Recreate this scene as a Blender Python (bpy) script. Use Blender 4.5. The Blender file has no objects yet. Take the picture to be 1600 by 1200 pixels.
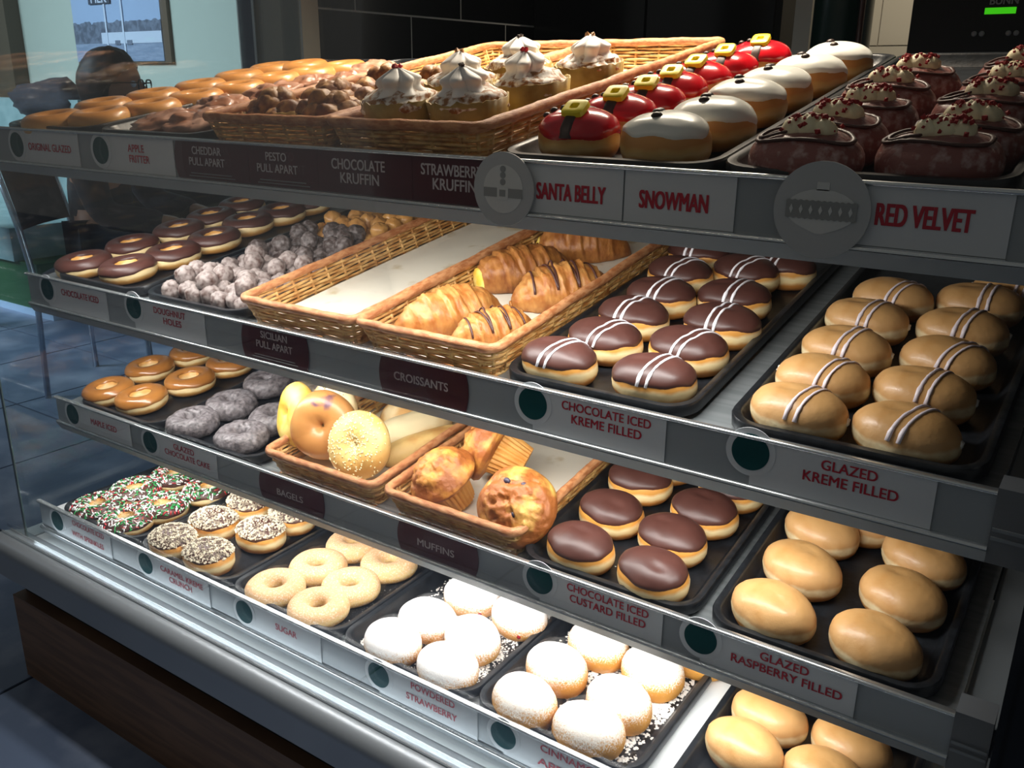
import bpy, bmesh, math, random
from mathutils import Vector, Matrix, noise
R = math.radians
PI = math.pi
scene = bpy.context.scene
COL = scene.collection

# ---------------------------------------------------------------- camera, world, lights, exposure
cam_data = bpy.data.cameras.new('camera')
cam_data.sensor_fit = 'HORIZONTAL'
cam_data.sensor_width = 36.0
cam_data.lens = 36.0 * 1400.25 / 1600.0
cam_data.clip_start = 0.02
cam = bpy.data.objects.new('camera', cam_data)
COL.objects.link(cam)
def aim(yaw, pitch, roll):
    cy, sy, cp, sp = math.cos(yaw), math.sin(yaw), math.cos(pitch), math.sin(pitch)
    fw = Vector((-sy * cp, cy * cp, -sp)); r = Vector((cy, sy, 0)); u = r.cross(fw)
    c, s = math.cos(roll), math.sin(roll)
    r2 = c * r + s * u; u2 = -s * r + c * u
    return Matrix((r2, u2, -fw)).transposed()
cam.matrix_world = Matrix.Translation((1.5545, -0.8944, 1.083)) @ aim(R(34.3827), R(18.3099), R(0.6153)).to_4x4()
scene.camera = cam

world = bpy.data.worlds.new('world')
scene.world = world
world.use_nodes = True
bg = world.node_tree.nodes['Background']
bg.inputs[0].default_value = (0.83, 0.85, 0.83, 1)
bg.inputs[1].default_value = 0.10

def area(name, loc, target, sx, sy, power, color, spread=PI):
    d = bpy.data.lights.new(name, 'AREA'); d.shape = 'RECTANGLE'; d.size = sx; d.size_y = sy
    d.energy = power; d.color = color; d.spread = spread
    o = bpy.data.objects.new(name, d); COL.objects.link(o); o.location = loc
    o.rotation_euler = (Vector(target) - Vector(loc)).to_track_quat('-Z', 'Y').to_euler()
    return o
DAY = (0.74, 0.88, 1.0)
LED = (1.0, 0.98, 0.95)
WARM = (1.0, 0.86, 0.68)
# daylight from the shop front, off to the left of the case
area('shopfront_daylight', (-4.6, -1.4, 3.3), (-3.3, 2.0, 0.7), 2.4, 1.6, 72, DAY, R(75))
# lamps inside the case: one in the canopy, a strip under the lip of each upper shelf
area('canopy_lamp_light', (0.70, 0.42, 1.62), (0.70, 0.36, 1.0), 0.90, 0.06, 12.5, WARM, R(110))
area('base_strip_light', (0.75, -0.1835, 0.2935), (0.75, -0.150, 0.2865), 1.46, 0.004, 0.42, (0.85, 0.95, 1.0))
STRIPS = ((-0.115, 0.944, 5.2, 0.10, 1.27), (-0.075, 0.704, 4.3, 0.06, 1.36), (-0.060, 0.478, 3.9, 0.06, 1.36))
for ly, lz, lp, x0, x1 in STRIPS:
    area('shelf_strip_light', ((x0 + x1) / 2, ly, lz), ((x0 + x1) / 2, ly + 0.05, lz - 0.12), x1 - x0, 0.035, lp, LED)
area('tile_wall_fill_light', (1.25, 1.9, 2.5), (1.1, 2.62, 1.3), 0.9, 0.2, 9.0, WARM, R(120))  # unseen lamp added to brighten the cream tiles behind the machines
scene.view_settings.view_transform = 'Standard'
scene.view_settings.look = 'None'
scene.view_settings.gamma = 1.0
scene.view_settings.use_curve_mapping = False
scene.view_settings.exposure = 0.0

# ---------------------------------------------------------------- materials
def srgb(h):
    h = h.lstrip('#')
    out = []
    for i in (0, 2, 4):
        c = int(h[i:i + 2], 16) / 255.0
        out.append(c / 12.92 if c <= 0.04045 else ((c + 0.055) / 1.055) ** 2.4)
    return (*out, 1.0)

def mat(name, color, rough=0.5, metal=0.0, color2=None, scale=30.0, detail=4.0, lo=0.4, hi=0.6, bump=0.0, bump_scale=80.0,
        spec=0.5, coat=0.0, emit=None, estr=0.0, band=None, stretch=None, sss=0.0):
    m = bpy.data.materials.new(name); m.use_nodes = True
    nt = m.node_tree; N = nt.nodes; L = nt.links
    b = N['Principled BSDF']
    b.inputs['Roughness'].default_value = rough
    b.inputs['Metallic'].default_value = metal
    b.inputs['Specular IOR Level'].default_value = spec
    b.inputs['Coat Weight'].default_value = coat
    b.inputs['Coat Roughness'].default_value = 0.12
    if sss:
        b.inputs['Subsurface Weight'].default_value = sss
        b.inputs['Subsurface Radius'].default_value = (0.006, 0.004, 0.002)
        b.inputs['Subsurface Scale'].default_value = 0.5
    tc = N.new('ShaderNodeTexCoord')
    vec = tc.outputs['Object']
    if stretch:
        mp = N.new('ShaderNodeMapping'); mp.inputs['Scale'].default_value = stretch
        L.new(vec, mp.inputs['Vector']); vec = mp.outputs['Vector']
    src = None
    if band:                      # list of (height in metres, colour) up the thing's own z
        sx = N.new('ShaderNodeSeparateXYZ'); L.new(tc.outputs['Object'], sx.inputs[0])
        nz = N.new('ShaderNodeTexNoise'); nz.inputs['Scale'].default_value = 60; L.new(tc.outputs['Object'], nz.inputs['Vector'])
        top = band[-1][0]
        ma = N.new('ShaderNodeMath'); ma.operation = 'MULTIPLY_ADD'; ma.inputs[1].default_value = 0.008; L.new(nz.outputs['Fac'], ma.inputs[0]); L.new(sx.outputs['Z'], ma.inputs[2])
        mb = N.new('ShaderNodeMath'); mb.operation = 'MULTIPLY_ADD'; mb.inputs[1].default_value = 1.0 / top; mb.inputs[2].default_value = -0.004 / top; L.new(ma.outputs[0], mb.inputs[0])
        cr = N.new('ShaderNodeValToRGB'); L.new(mb.outputs[0], cr.inputs[0])
        els = cr.color_ramp.elements
        els[0].position = band[0][0] / top; els[0].color = srgb(band[0][1])
        els[1].position = 1.0; els[1].color = srgb(band[-1][1])
        for h, c in band[1:-1]:
            e = els.new(h / top); e.color = srgb(c)
        src = cr.outputs[0]
    if color2:
        nz = N.new('ShaderNodeTexNoise'); nz.inputs['Scale'].default_value = scale; nz.inputs['Detail'].default_value = detail
        L.new(vec, nz.inputs['Vector'])
        mr = N.new('ShaderNodeMapRange'); mr.inputs['From Min'].default_value = lo; mr.inputs['From Max'].default_value = hi
        L.new(nz.outputs['Fac'], mr.inputs['Value'])
        mx = N.new('ShaderNodeMix'); mx.data_type = 'RGBA'
        L.new(mr.outputs['Result'], mx.inputs['Factor'])
        if src: L.new(src, mx.inputs['A'])
        else: mx.inputs['A'].default_value = srgb(color)
        mx.inputs['B'].default_value = srgb(color2)
        src = mx.outputs['Result']
    if src: L.new(src, b.inputs['Base Color'])
    else: b.inputs['Base Color'].default_value = srgb(color)
    if bump:
        nb = N.new('ShaderNodeTexNoise'); nb.inputs['Scale'].default_value = bump_scale; nb.inputs['Detail'].default_value = 5
        L.new(vec, nb.inputs['Vector'])
        bp = N.new('ShaderNodeBump'); bp.inputs['Strength'].default_value = bump; bp.inputs['Distance'].default_value = 0.002
        L.new(nb.outputs['Fac'], bp.inputs['Height']); L.new(bp.outputs['Normal'], b.inputs['Normal'])
    if emit:
        b.inputs['Emission Color'].default_value = srgb(emit); b.inputs['Emission Strength'].default_value = estr
    return m

def powder_mat(name, base, powder, z0, z1, scale=520.0, amount=0.0):
    """dough dusted from above: the powder lies on the top of the bun and thins out down its flank in grains"""
    m = mat(name, base, 0.75, bump=0.25, bump_scale=500, spec=0.2, color2='#dc9f4a', scale=25)
    nt = m.node_tree; N = nt.nodes; L = nt.links; b = N['Principled BSDF']
    old = b.inputs['Base Color'].links[0].from_socket
    tc = N.new('ShaderNodeTexCoord'); sx = N.new('ShaderNodeSeparateXYZ'); L.new(tc.outputs['Object'], sx.inputs[0])
    mr = N.new('ShaderNodeMapRange'); mr.inputs['From Min'].default_value = z0; mr.inputs['From Max'].default_value = z1
    mr.inputs['To Min'].default_value = -0.32 + amount; mr.inputs['To Max'].default_value = 0.42 + amount; L.new(sx.outputs['Z'], mr.inputs['Value'])
    n1 = N.new('ShaderNodeTexNoise'); n1.inputs['Scale'].default_value = scale; n1.inputs['Detail'].default_value = 3; L.new(tc.outputs['Object'], n1.inputs['Vector'])
    n2 = N.new('ShaderNodeTexNoise'); n2.inputs['Scale'].default_value = 32; n2.inputs['Detail'].default_value = 2; L.new(tc.outputs['Object'], n2.inputs['Vector'])
    a1 = N.new('ShaderNodeMath'); a1.operation = 'ADD'; L.new(n1.outputs['Fac'], a1.inputs[0]); L.new(mr.outputs['Result'], a1.inputs[1])
    a2 = N.new('ShaderNodeMath'); a2.operation = 'MULTIPLY_ADD'; a2.inputs[1].default_value = 0.30; L.new(n2.outputs['Fac'], a2.inputs[0]); L.new(a1.outputs[0], a2.inputs[2])
    st = N.new('ShaderNodeMapRange'); st.inputs['From Min'].default_value = 0.52; st.inputs['From Max'].default_value = 0.80; L.new(a2.outputs[0], st.inputs['Value'])
    mx = N.new('ShaderNodeMix'); mx.data_type = 'RGBA'; L.new(st.outputs['Result'], mx.inputs['Factor']); L.new(old, mx.inputs['A'])
    mx.inputs['B'].default_value = srgb(powder); L.new(mx.outputs['Result'], b.inputs['Base Color'])
    return m

def glass_mat(name, tint, power=1.0, extra=0.0):
    m = bpy.data.materials.new(name); m.use_nodes = True
    nt = m.node_tree; N = nt.nodes; L = nt.links
    N.remove(N['Principled BSDF'])
    t = N.new('ShaderNodeBsdfTransparent'); t.inputs[0].default_value = tint
    g = N.new('ShaderNodeBsdfGlossy'); g.inputs['Roughness'].default_value = 0.02
    fr = N.new('ShaderNodeFresnel'); fr.inputs[0].default_value = 1.45
    ma = N.new('ShaderNodeMath'); ma.operation = 'MULTIPLY_ADD'; ma.inputs[1].default_value = power; ma.inputs[2].default_value = extra
    L.new(fr.outputs[0], ma.inputs[0])
    mx = N.new('ShaderNodeMixShader'); L.new(ma.outputs[0], mx.inputs[0]); L.new(t.outputs[0], mx.inputs[1]); L.new(g.outputs[0], mx.inputs[2])
    L.new(mx.outputs[0], N['Material Output'].inputs['Surface'])
    return m

M = {}
M['steel'] = mat('brushed_steel', '#b4babc', 0.42, 0.7, color2='#a3aaac', scale=3, stretch=(1, 40, 40))
M['rail'] = mat('satin_aluminium', '#858b8e', 0.5, 0.2)
M['rail_lip'] = mat('bright_aluminium_lip', '#dfe3e4', 0.25, 0.9)
M['rail_channel'] = mat('clear_channel_grey', '#979ea2', 0.4, 0.0)
M['end_cap'] = mat('dark_grey_plastic', '#6c6f72', 0.45)
M['deck'] = mat('white_enamel_deck', '#eef2f3', 0.35)
M['bumper'] = mat('grey_metal_bumper', '#a4a9ae', 0.36, 0.45)
M['plinth'] = mat('dark_brown_laminate', '#7d5d45', 0.5, color2='#684c38', scale=6, stretch=(1, 1, 12))
M['recess'] = mat('black_recess', '#141414', 0.7)
M['black_gloss'] = mat('black_gloss_panel', '#0c0c0d', 0.12)
M['tray'] = mat('black_plastic_tray', '#17191c', 0.34, color2='#202327', scale=90, bump=0.12, bump_scale=300)
M['glass'] = glass_mat('clear_glass', (0.99, 0.995, 0.995, 1), 0.28)
M['side_glass'] = glass_mat('side_glass', (0.90, 0.95, 0.97, 1), 0.8, 0.0)
M['glass_edge'] = mat('green_glass_edge', '#3c4f4e', 0.3)
M['card'] = mat('pale_grey_card', '#d3d8dc', 0.7, spec=0.2)
M['card_rim'] = mat('grey_badge_card', '#b4b8ba', 0.5)
M['maroon'] = mat('maroon_card', '#4c1220', 0.32)
M['green'] = mat('dark_green_dot', '#17484a', 0.8, spec=0.1)
M['red_ink'] = mat('red_ink', '#b81f35', 0.6)
M['grey_ink'] = mat('light_grey_ink', '#c2b9bb', 0.6)
M['badge_pale'] = mat('badge_pale_grey', '#d0d3d2', 0.5)
M['badge_dark'] = mat('badge_dark_grey', '#8f9292', 0.5)
M['wicker'] = mat('straw_wicker', '#d9b070', 0.5, color2='#b07a3e', scale=50, stretch=(1, 1, 4), bump=0.3, bump_scale=220)
M['wicker_rim'] = mat('wrapped_wicker_rim', '#a9683c', 0.55, color2='#c98f60', scale=26, stretch=(3, 3, 10), bump=0.5, bump_scale=160)
M['wicker_base'] = mat('brown_wicker_base', '#a5632f', 0.6, color2='#c58a4c', scale=60)
M['parchment'] = mat('parchment_paper', '#dcd5c4', 0.7, color2='#c0b08f', scale=11, detail=6, lo=0.57, hi=0.63, bump=0.15, bump_scale=14)
M['cup_paper'] = mat('waxed_baking_paper', '#b79a52', 0.5, color2='#8f6d2c', scale=35, lo=0.4, hi=0.7, bump=0.3, bump_scale=60)
M['muffin_paper'] = mat('golden_muffin_paper', '#d59a4e', 0.6, color2='#c4853a', scale=60)
# dough
M['bun'] = mat('browned_bun_dough', '#c98a45', 0.45, band=[(0, '#b87838'), (0.010, '#c98f4c'), (0.0150, '#e6c487'), (0.019, '#e0b874'), (0.0235, '#cf9450'), (0.045, '#c98a45')], bump=0.1, bump_scale=120, coat=0.06)
SH_BAND = [(0.0, '#a8642a'), (0.010, '#c9863f'), (0.0145, '#f0d49a'), (0.0195, '#f2dcaa'), (0.024, '#d99a48'), (0.045, '#cf8d3f')]
M['shell'] = mat('golden_dough', '#d39545', 0.5, band=SH_BAND, bump=0.12, bump_scale=140, color2=None, coat=0.05)
M['shell_plain'] = mat('glazed_shell_dough', '#d39a50', 0.42, band=[(0, '#a8642a'), (0.011, '#c58a48'), (0.0145, '#f1dcac'), (0.0200, '#f3e0b4'), (0.0240, '#d0a26c'), (0.045, '#c99a60')], coat=0.08, bump=0.5, bump_scale=70, color2='#bb8444', scale=42, detail=6, lo=0.48, hi=0.85)
M['ring_dough'] = mat('ring_dough', '#d9a55c', 0.45, band=[(0, '#b8783a'), (0.009, '#d09a52'), (0.013, '#f1d7a0'), (0.018, '#f0d6a2'), (0.023, '#dca257'), (0.035, '#d49648')], coat=0.1)
M['glazed_ring'] = mat('glazed_ring_dough', '#c98545', 0.38, band=[(0, '#b9763a'), (0.007, '#cf9550'), (0.012, '#e2b574'), (0.016, '#dba765'), (0.022, '#d1934e'), (0.035, '#c58442')], coat=0.2, bump=0.12, bump_scale=90)
M['choc'] = mat('chocolate_icing', '#482a24', 0.42, bump=0.06, bump_scale=60, color2='#52312a', scale=20)
M['maple'] = mat('maple_icing', '#9c632c', 0.25, coat=0.4, color2='#a97036', scale=25, bump=0.04, bump_scale=50)
M['white_line'] = mat('white_icing', '#f2eef2', 0.4)
M['pink_line'] = mat('pale_lilac_icing', '#e9dde2', 0.4)
M['red_icing'] = mat('red_icing', '#c4101e', 0.22, coat=0.4)
M['snow_icing'] = mat('white_fondant_icing', '#eeeee6', 0.3, coat=0.25)
M['yellow'] = mat('yellow_sugar', '#ecd81c', 0.4)
M['belt'] = mat('brown_chocolate_belt', '#3a2620', 0.45)
M['chip'] = mat('chocolate_chip', '#2c1812', 0.4)
M['velvet'] = mat('red_velvet_dough', '#885049', 0.38, color2='#c9b0ab', scale=95, detail=8, lo=0.52, hi=0.78, coat=0.1, bump=0.5, bump_scale=160)
M['cream_cheese'] = mat('cream_cheese_frosting', '#f3e7bf', 0.5, bump=0.1, bump_scale=60, sss=0.0)
M['crumb_red'] = mat('red_cake_crumb', '#9a1418', 0.7)
M['cream'] = mat('whipped_cream', '#f4f2ee', 0.5)
M['cherry'] = mat('red_candy', '#c4121c', 0.3)
M['cake_glaze'] = mat('glazed_chocolate_cake', '#382f2f', 0.45, color2='#918a8c', scale=170, detail=10, lo=0.30, hi=0.68, coat=0.0, bump=0.8, bump_scale=160)
M['hole_choc'] = mat('glazed_chocolate_hole', '#50362d', 0.55, color2='#978b86', scale=130, detail=10, lo=0.34, hi=0.56, bump=0.5, bump_scale=150)
M['hole_tan'] = mat('glazed_plain_hole', '#c79350', 0.4, color2='#a9743f', scale=40, detail=5, lo=0.4, hi=0.65, coat=0.2, bump=0.3, bump_scale=120)
M['hole_grey'] = mat('glazed_dark_hole', '#40322e', 0.5, color2='#8a817f', scale=120, detail=9, lo=0.42, hi=0.7, coat=0.0, bump=0.5, bump_scale=150)
M['fritter'] = mat('glazed_fritter', '#8d5a3c', 0.35, color2='#c9a08c', scale=24, detail=7, lo=0.4, hi=0.7, coat=0.35, bump=0.6, bump_scale=60)
M['pull'] = mat('browned_bread', '#6e3f1e', 0.5, color2='#b98a52', scale=60, detail=8, lo=0.4, hi=0.66, bump=0.8, bump_scale=120)
M['kruffin'] = mat('powdered_flaky_pastry', '#9a6838', 0.6, color2='#f0eae2', scale=120, detail=10, lo=0.42, hi=0.56, bump=0.6, bump_scale=80)
M['croissant'] = mat('flaky_croissant', '#9c5c25', 0.5, color2='#c08a4a', scale=60, detail=12, lo=0.36, hi=0.68, stretch=(1.7, 1, 1), bump=0.9, bump_scale=75)
M['croissant_dark'] = mat('dark_flaky_croissant', '#844b1d', 0.5, color2='#ae7438', scale=60, detail=12, lo=0.36, hi=0.70, stretch=(1.7, 1, 1), bump=0.9, bump_scale=75)
M['croissant_end'] = mat('yellow_croissant_end', '#eec64a', 0.6, color2='#f2dc84', scale=60)
M['bagel_yellow'] = mat('yellow_cheese_bagel', '#e0b238', 0.5, color2='#ecd27a', scale=30, bump=0.15, bump_scale=60)
M['bagel_blue'] = mat('blueberry_bagel', '#b47d44', 0.4, color2='#5d3a4c', scale=26, detail=3, lo=0.62, hi=0.7, coat=0.15)
M['bagel_seed'] = mat('seeded_bagel', '#d9b878', 0.5, color2='#efdcae', scale=24)
M['bagel_sesame'] = mat('sesame_bagel', '#dcc07c', 0.5, color2='#cfa258', scale=18, bump=0.15, bump_scale=60)
M['seed'] = mat('sesame_seed', '#f3e6b8', 0.5)
M['seed_dark'] = mat('mixed_seed', '#6c5a3a', 0.6, color2='#d9c78f', scale=120, lo=0.45, hi=0.55)
M['roll_white'] = mat('floured_roll', '#e6d4a8', 0.65, color2='#cfa562', scale=20, lo=0.5, hi=0.8, bump=0.2, bump_scale=40)
M['roll_tan'] = mat('tan_roll', '#d6a462', 0.55, color2='#efd7a6', scale=30, bump=0.3, bump_scale=50)
M['baguette'] = mat('baguette_crust', '#d8b572', 0.55, color2='#b0742f', scale=18, lo=0.42, hi=0.62, bump=0.3, bump_scale=40)
M['muffin'] = mat('muffin_crust', '#8f4f1e', 0.55, color2='#cf9040', scale=45, detail=10, lo=0.44, hi=0.66, bump=1.0, bump_scale=130)
M['muffin_blue'] = mat('blueberry_muffin_crust', '#925321', 0.55, color2='#d2a552', scale=34, detail=10, lo=0.48, hi=0.66, bump=1.0, bump_scale=130)
M['berry'] = mat('blueberry', '#2f2838', 0.5)
M['sugar_ring'] = mat('sugared_ring', '#e2b87c', 0.65, band=[(0, '#b67c3c'), (0.010, '#d9a95c'), (0.014, '#e8c888'), (0.020, '#d9ae78'), (0.034, '#cfa074')], color2='#e6cfb4', scale=420, detail=1, lo=0.5, hi=0.72, bump=0.35, bump_scale=600)
M['powdered'] = powder_mat('powdered_sugar_shell', '#dfae6c', '#fbf9f7', 0.008, 0.040, amount=0.02)
M['cinnamon'] = powder_mat('cinnamon_sugar_shell', '#d99f52', '#f3ece2', 0.012, 0.044, amount=-0.06)
M['jam'] = mat('red_jam', '#a3161e', 0.25)
M['hole_filling'] = mat('brown_filling_hole', '#7c4a20', 0.5)
M['kreme'] = mat('white_kreme', '#f5f1ea', 0.5)
M['crunch'] = mat('caramel_crunch_crumb', '#ddd2ba', 0.6, color2='#8f8270', scale=140, detail=1, lo=0.48, hi=0.58)
M['sp_w'] = mat('white_sprinkle', '#f2f2f0', 0.4); M['sp_g'] = mat('green_sprinkle', '#1f9a4c', 0.4); M['sp_r'] = mat('red_sprinkle', '#d0303a', 0.4)
M['flake'] = mat('sugar_flake', '#f0ece6', 0.8)
# ---------------------------------------------------------------- mesh helpers
def link(name, me, m=None, parent=None):
    o = bpy.data.objects.new(name, me); COL.objects.link(o)
    if m is not None: me.materials.append(m)
    if parent is not None: o.parent = parent
    return o

class Geo:
    """collects vertices and faces for ONE mesh object"""
    def __init__(s): s.v = []; s.f = []
    def add(s, v, f):
        k = len(s.v); s.v += [tuple(p) for p in v]; s.f += [tuple(i + k for i in q) for q in f]
        return s
    def grid(s, nu, nv, fn, cu=False, cv=False):
        iu = nu if cu else nu - 1; iv = nv if cv else nv - 1
        v = [fn(i / (nu if cu else nu - 1), j / (nv if cv else nv - 1)) for i in range(nu) for j in range(nv)]
        f = [(i * nv + j, ((i + 1) % nu) * nv + j, ((i + 1) % nu) * nv + (j + 1) % nv, i * nv + (j + 1) % nv) for i in range(iu) for j in range(iv)]
        return s.add(v, f)
    def ball(s, nu, nv, fn):
        """fn(az, el) -> point; closed at both poles"""
        v = [fn(0, -PI / 2)]
        for j in range(1, nv):
            el = -PI / 2 + PI * j / nv
            v += [fn(2 * PI * i / nu, el) for i in range(nu)]
        v.append(fn(0, PI / 2)); n = len(v) - 1
        f = [(0, 1 + (i + 1) % nu, 1 + i) for i in range(nu)]
        for j in range(nv - 2):
            a = 1 + j * nu; b = a + nu
            f += [(a + i, a + (i + 1) % nu, b + (i + 1) % nu, b + i) for i in range(nu)]
        a = 1 + (nv - 2) * nu
        f += [(a + i, a + (i + 1) % nu, n) for i in range(nu)]
        return s.add(v, f)
    def box(s, x0, x1, y0, y1, z0, z1, xf=None):
        v = [(x, y, z) for x in (x0, x1) for y in (y0, y1) for z in (z0, z1)]
        if xf: v = [xf @ Vector(p) for p in v]
        return s.add(v, [(0, 1, 3, 2), (4, 6, 7, 5), (0, 4, 5, 1), (2, 3, 7, 6), (0, 2, 6, 4), (1, 5, 7, 3)])
    def tube(s, pts, r, n=6, closed=False, flat=1.0, caps=True):
        pts = [Vector(p) for p in pts]; m = len(pts)
        rs = r if isinstance(r, (list, tuple)) else [r] * m
        rings = []; up = Vector((0, 0, 1))
        for i, p in enumerate(pts):
            a = pts[(i - 1) % m] if (closed or i > 0) else p
            b = pts[(i + 1) % m] if (closed or i < m - 1) else p
            t = (b - a)
            t = t.normalized() if t.length > 1e-9 else Vector((1, 0, 0))
            side = t.cross(up)
            if side.length < 1e-3: side = t.cross(Vector((0, 1, 0)))
            side.normalize(); nn = side.cross(t)
            rings.append([p + side * (rs[i] * math.cos(2 * PI * k / n)) + nn * (rs[i] * flat * math.sin(2 * PI * k / n)) for k in range(n)])
        v = [q for rg in rings for q in rg]
        f = []
        for i in range(m if closed else m - 1):
            a = i * n; b = ((i + 1) % m) * n
            f += [(a + k, a + (k + 1) % n, b + (k + 1) % n, b + k) for k in range(n)]
        if not closed and caps:
            f.append(tuple(range(n - 1, -1, -1))); f.append(tuple((m - 1) * n + k for k in range(n)))
        return s.add(v, f)
    def lathe(s, prof, n=24, fn=None, cap0=True, cap1=True):
        v = []; f = []
        for r, z in prof:
            for k in range(n):
                a = 2 * PI * k / n; p = Vector((r * math.cos(a), r * math.sin(a), z))
                v.append(fn(p, a) if fn else p)
        for i in range(len(prof) - 1):
            a = i * n; b = a + n
            f += [(a + k, a + (k + 1) % n, b + (k + 1) % n, b + k) for k in range(n)]
        if cap0: f.append(tuple(range(n - 1, -1, -1)))
        if cap1: f.append(tuple((len(prof) - 1) * n + k for k in range(n)))
        return s.add(v, f)
    def prism(s, poly, x0, x1):
        """closed (y, z) outline swept along x"""
        n = len(poly)
        v = [(x0, y, z) for y, z in poly] + [(x1, y, z) for y, z in poly]
        f = [(k, (k + 1) % n, n + (k + 1) % n, n + k) for k in range(n)] + [tuple(range(n - 1, -1, -1)), tuple(range(n, 2 * n))]
        return s.add(v, f)
    def build(s, name, m, parent=None, smooth=True, angle=None):
        me = bpy.data.meshes.new(name); me.from_pydata(s.v, [], s.f); me.validate(verbose=False)
        bm = bmesh.new(); bm.from_mesh(me); bmesh.ops.recalc_face_normals(bm, faces=bm.faces); bm.to_mesh(me); bm.free()
        if smooth:
            me.polygons.foreach_set('use_smooth', [True] * len(me.polygons))
            if angle: me.set_sharp_from_angle(angle=R(angle))
        return link(name, me, m, parent)

def nz(p, s, seed=0.0):
    return noise.noise(Vector((p[0] * s + seed, p[1] * s - seed * 0.7, p[2] * s + seed * 0.31)))
def fbm(p, s, seed=0.0):
    return nz(p, s, seed) + 0.5 * nz(p, s * 2.1, seed + 9) + 0.25 * nz(p, s * 4.3, seed + 21)
def wavy(seed, k=(2, 3, 5, 9)):
    rr = random.Random(seed); ph = [rr.uniform(0, 6.28) for _ in k]
    return lambda a: sum(math.sin(n * a + p) / (1 + 0.5 * i) for i, (n, p) in enumerate(zip(k, ph))) / 2.0

def empty(name):
    o = bpy.data.objects.new(name, None); COL.objects.link(o); o.empty_display_size = 0.02
    return o
def tag(o, label=None, cat=None, group=None, kind=None):
    if label: o['label'] = label
    if cat: o['category'] = cat
    if group: o['group'] = group
    if kind: o['kind'] = kind
    return o
def dup(root):
    c = root.copy(); COL.objects.link(c)
    for ch in [o for o in KIDS.get(root.name, [])]:
        d = ch.copy(); COL.objects.link(d); d.parent = c
        KIDS.setdefault(c.name, []).append(d)
        for g in KIDS.get(ch.name, []):
            e = g.copy(); COL.objects.link(e); e.parent = d
            KIDS.setdefault(d.name, []).append(e)
    return c
KIDS = {}
def note_kids(root):
    KIDS[root.name] = list(root.children)
    for c in root.children: KIDS[c.name] = list(c.children)

# shelves: front edge of the tray rims (y, z) and the tilt towards the customer
SHELF = [(-0.1398, 1.0205, R(9.92)), (-0.100, 0.7766, R(9.25)), (-0.084, 0.5419, R(8.17)), (-0.1418, 0.3509, R(1.54))]
TD = 0.017                                  # depth of a tray: its floor lies this far under its rim
def on_shelf(s, u, d, h=0.0):
    y, z, t = SHELF[s]
    return Vector((u, y + d * math.cos(t) - h * math.sin(t), z + d * math.sin(t) + h * math.cos(t)))
def seat(o, s, u, d, h=-TD, rz=0.0, rx=0.0, ry=0.0, sc=1.0):
    """stand a thing on shelf s; h is measured from the plane of the tray rims"""
    t = SHELF[s][2]
    m = Matrix.Rotation(t, 4, 'X') @ Matrix.Rotation(rz, 4, 'Z') @ Matrix.Rotation(ry, 4, 'Y') @ Matrix.Rotation(rx, 4, 'X')
    if not isinstance(sc, tuple): sc = (sc, sc, sc)
    o.matrix_world = Matrix.Translation(on_shelf(s, u, d, h)) @ m @ Matrix.Diagonal((*sc, 1))

class Kind:
    """a few differently shaped originals of one kind; every later one is a copy of one of them"""
    def __init__(s, make, n=3): s.make = make; s.n = n; s.protos = []; s.count = 0
    def new(s):
        if len(s.protos) < s.n:
            o = s.make(len(s.protos)); note_kids(o); s.protos.append(o)
        else: o = dup(s.protos[s.count % s.n])
        s.count += 1
        return o

# ---------------------------------------------------------------- doughnuts
def ring_point(phi, th, Rm, rx, rz, seed, off=0.0):
    wob = 1 + 0.035 * nz((math.cos(phi), math.sin(phi), 0), 1.3, seed) + 0.012 * nz((math.cos(phi), math.sin(phi), math.sin(th)), 4, seed + 5)
    c, s_ = math.cos(th), math.sin(th)
    cc = math.copysign(abs(c) ** 0.85, c); ss = math.copysign(abs(s_) ** 0.9, s_)
    if ss < 0: ss *= 0.86
    rr = Rm * wob + (rx + off) * cc * wob
    z = max(rz * 0.80 + (rz + off) * ss, 0.0002 * 1) 
    return Vector((rr * math.cos(phi), rr * math.sin(phi), z))
def ring_body(name, m, parent, seed, Rm=0.0292, rx=0.0162, rz=0.0162, lump=0.0):
    def f(a, b):
        p = ring_point(2 * PI * a, 2 * PI * b, Rm, rx, rz, seed)
        if lump: p += Vector((p.x, p.y, 0)).normalized() * lump * fbm(p, 90, seed) + Vector((0, 0, lump * fbm(p, 80, seed + 3) * (1 if p.z > 0.004 else 0)))
        return p
    return Geo().grid(52, 20, f, True, True).build(name, m, parent)
def ring_icing(name, m, parent, seed, Rm=0.0292, rx=0.0162, rz=0.0162, th0=0.18, thick=0.0015):
    w0, w1 = wavy(seed + 11), wavy(seed + 12)
    def f(a, b):
        phi = 2 * PI * a
        lo = th0 + 0.16 * w0(phi); hi = PI * 0.74 + 0.10 * w1(phi)
        th = lo + (hi - lo) * b
        e = min(b, 1 - b) * 14
        return ring_point(phi, th, Rm, rx, rz, seed, thick * min(1, e) - 0.0006 * (e < 0.01))
    return Geo().grid(64, 16, f, True, False).build(name, m, parent)
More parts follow.
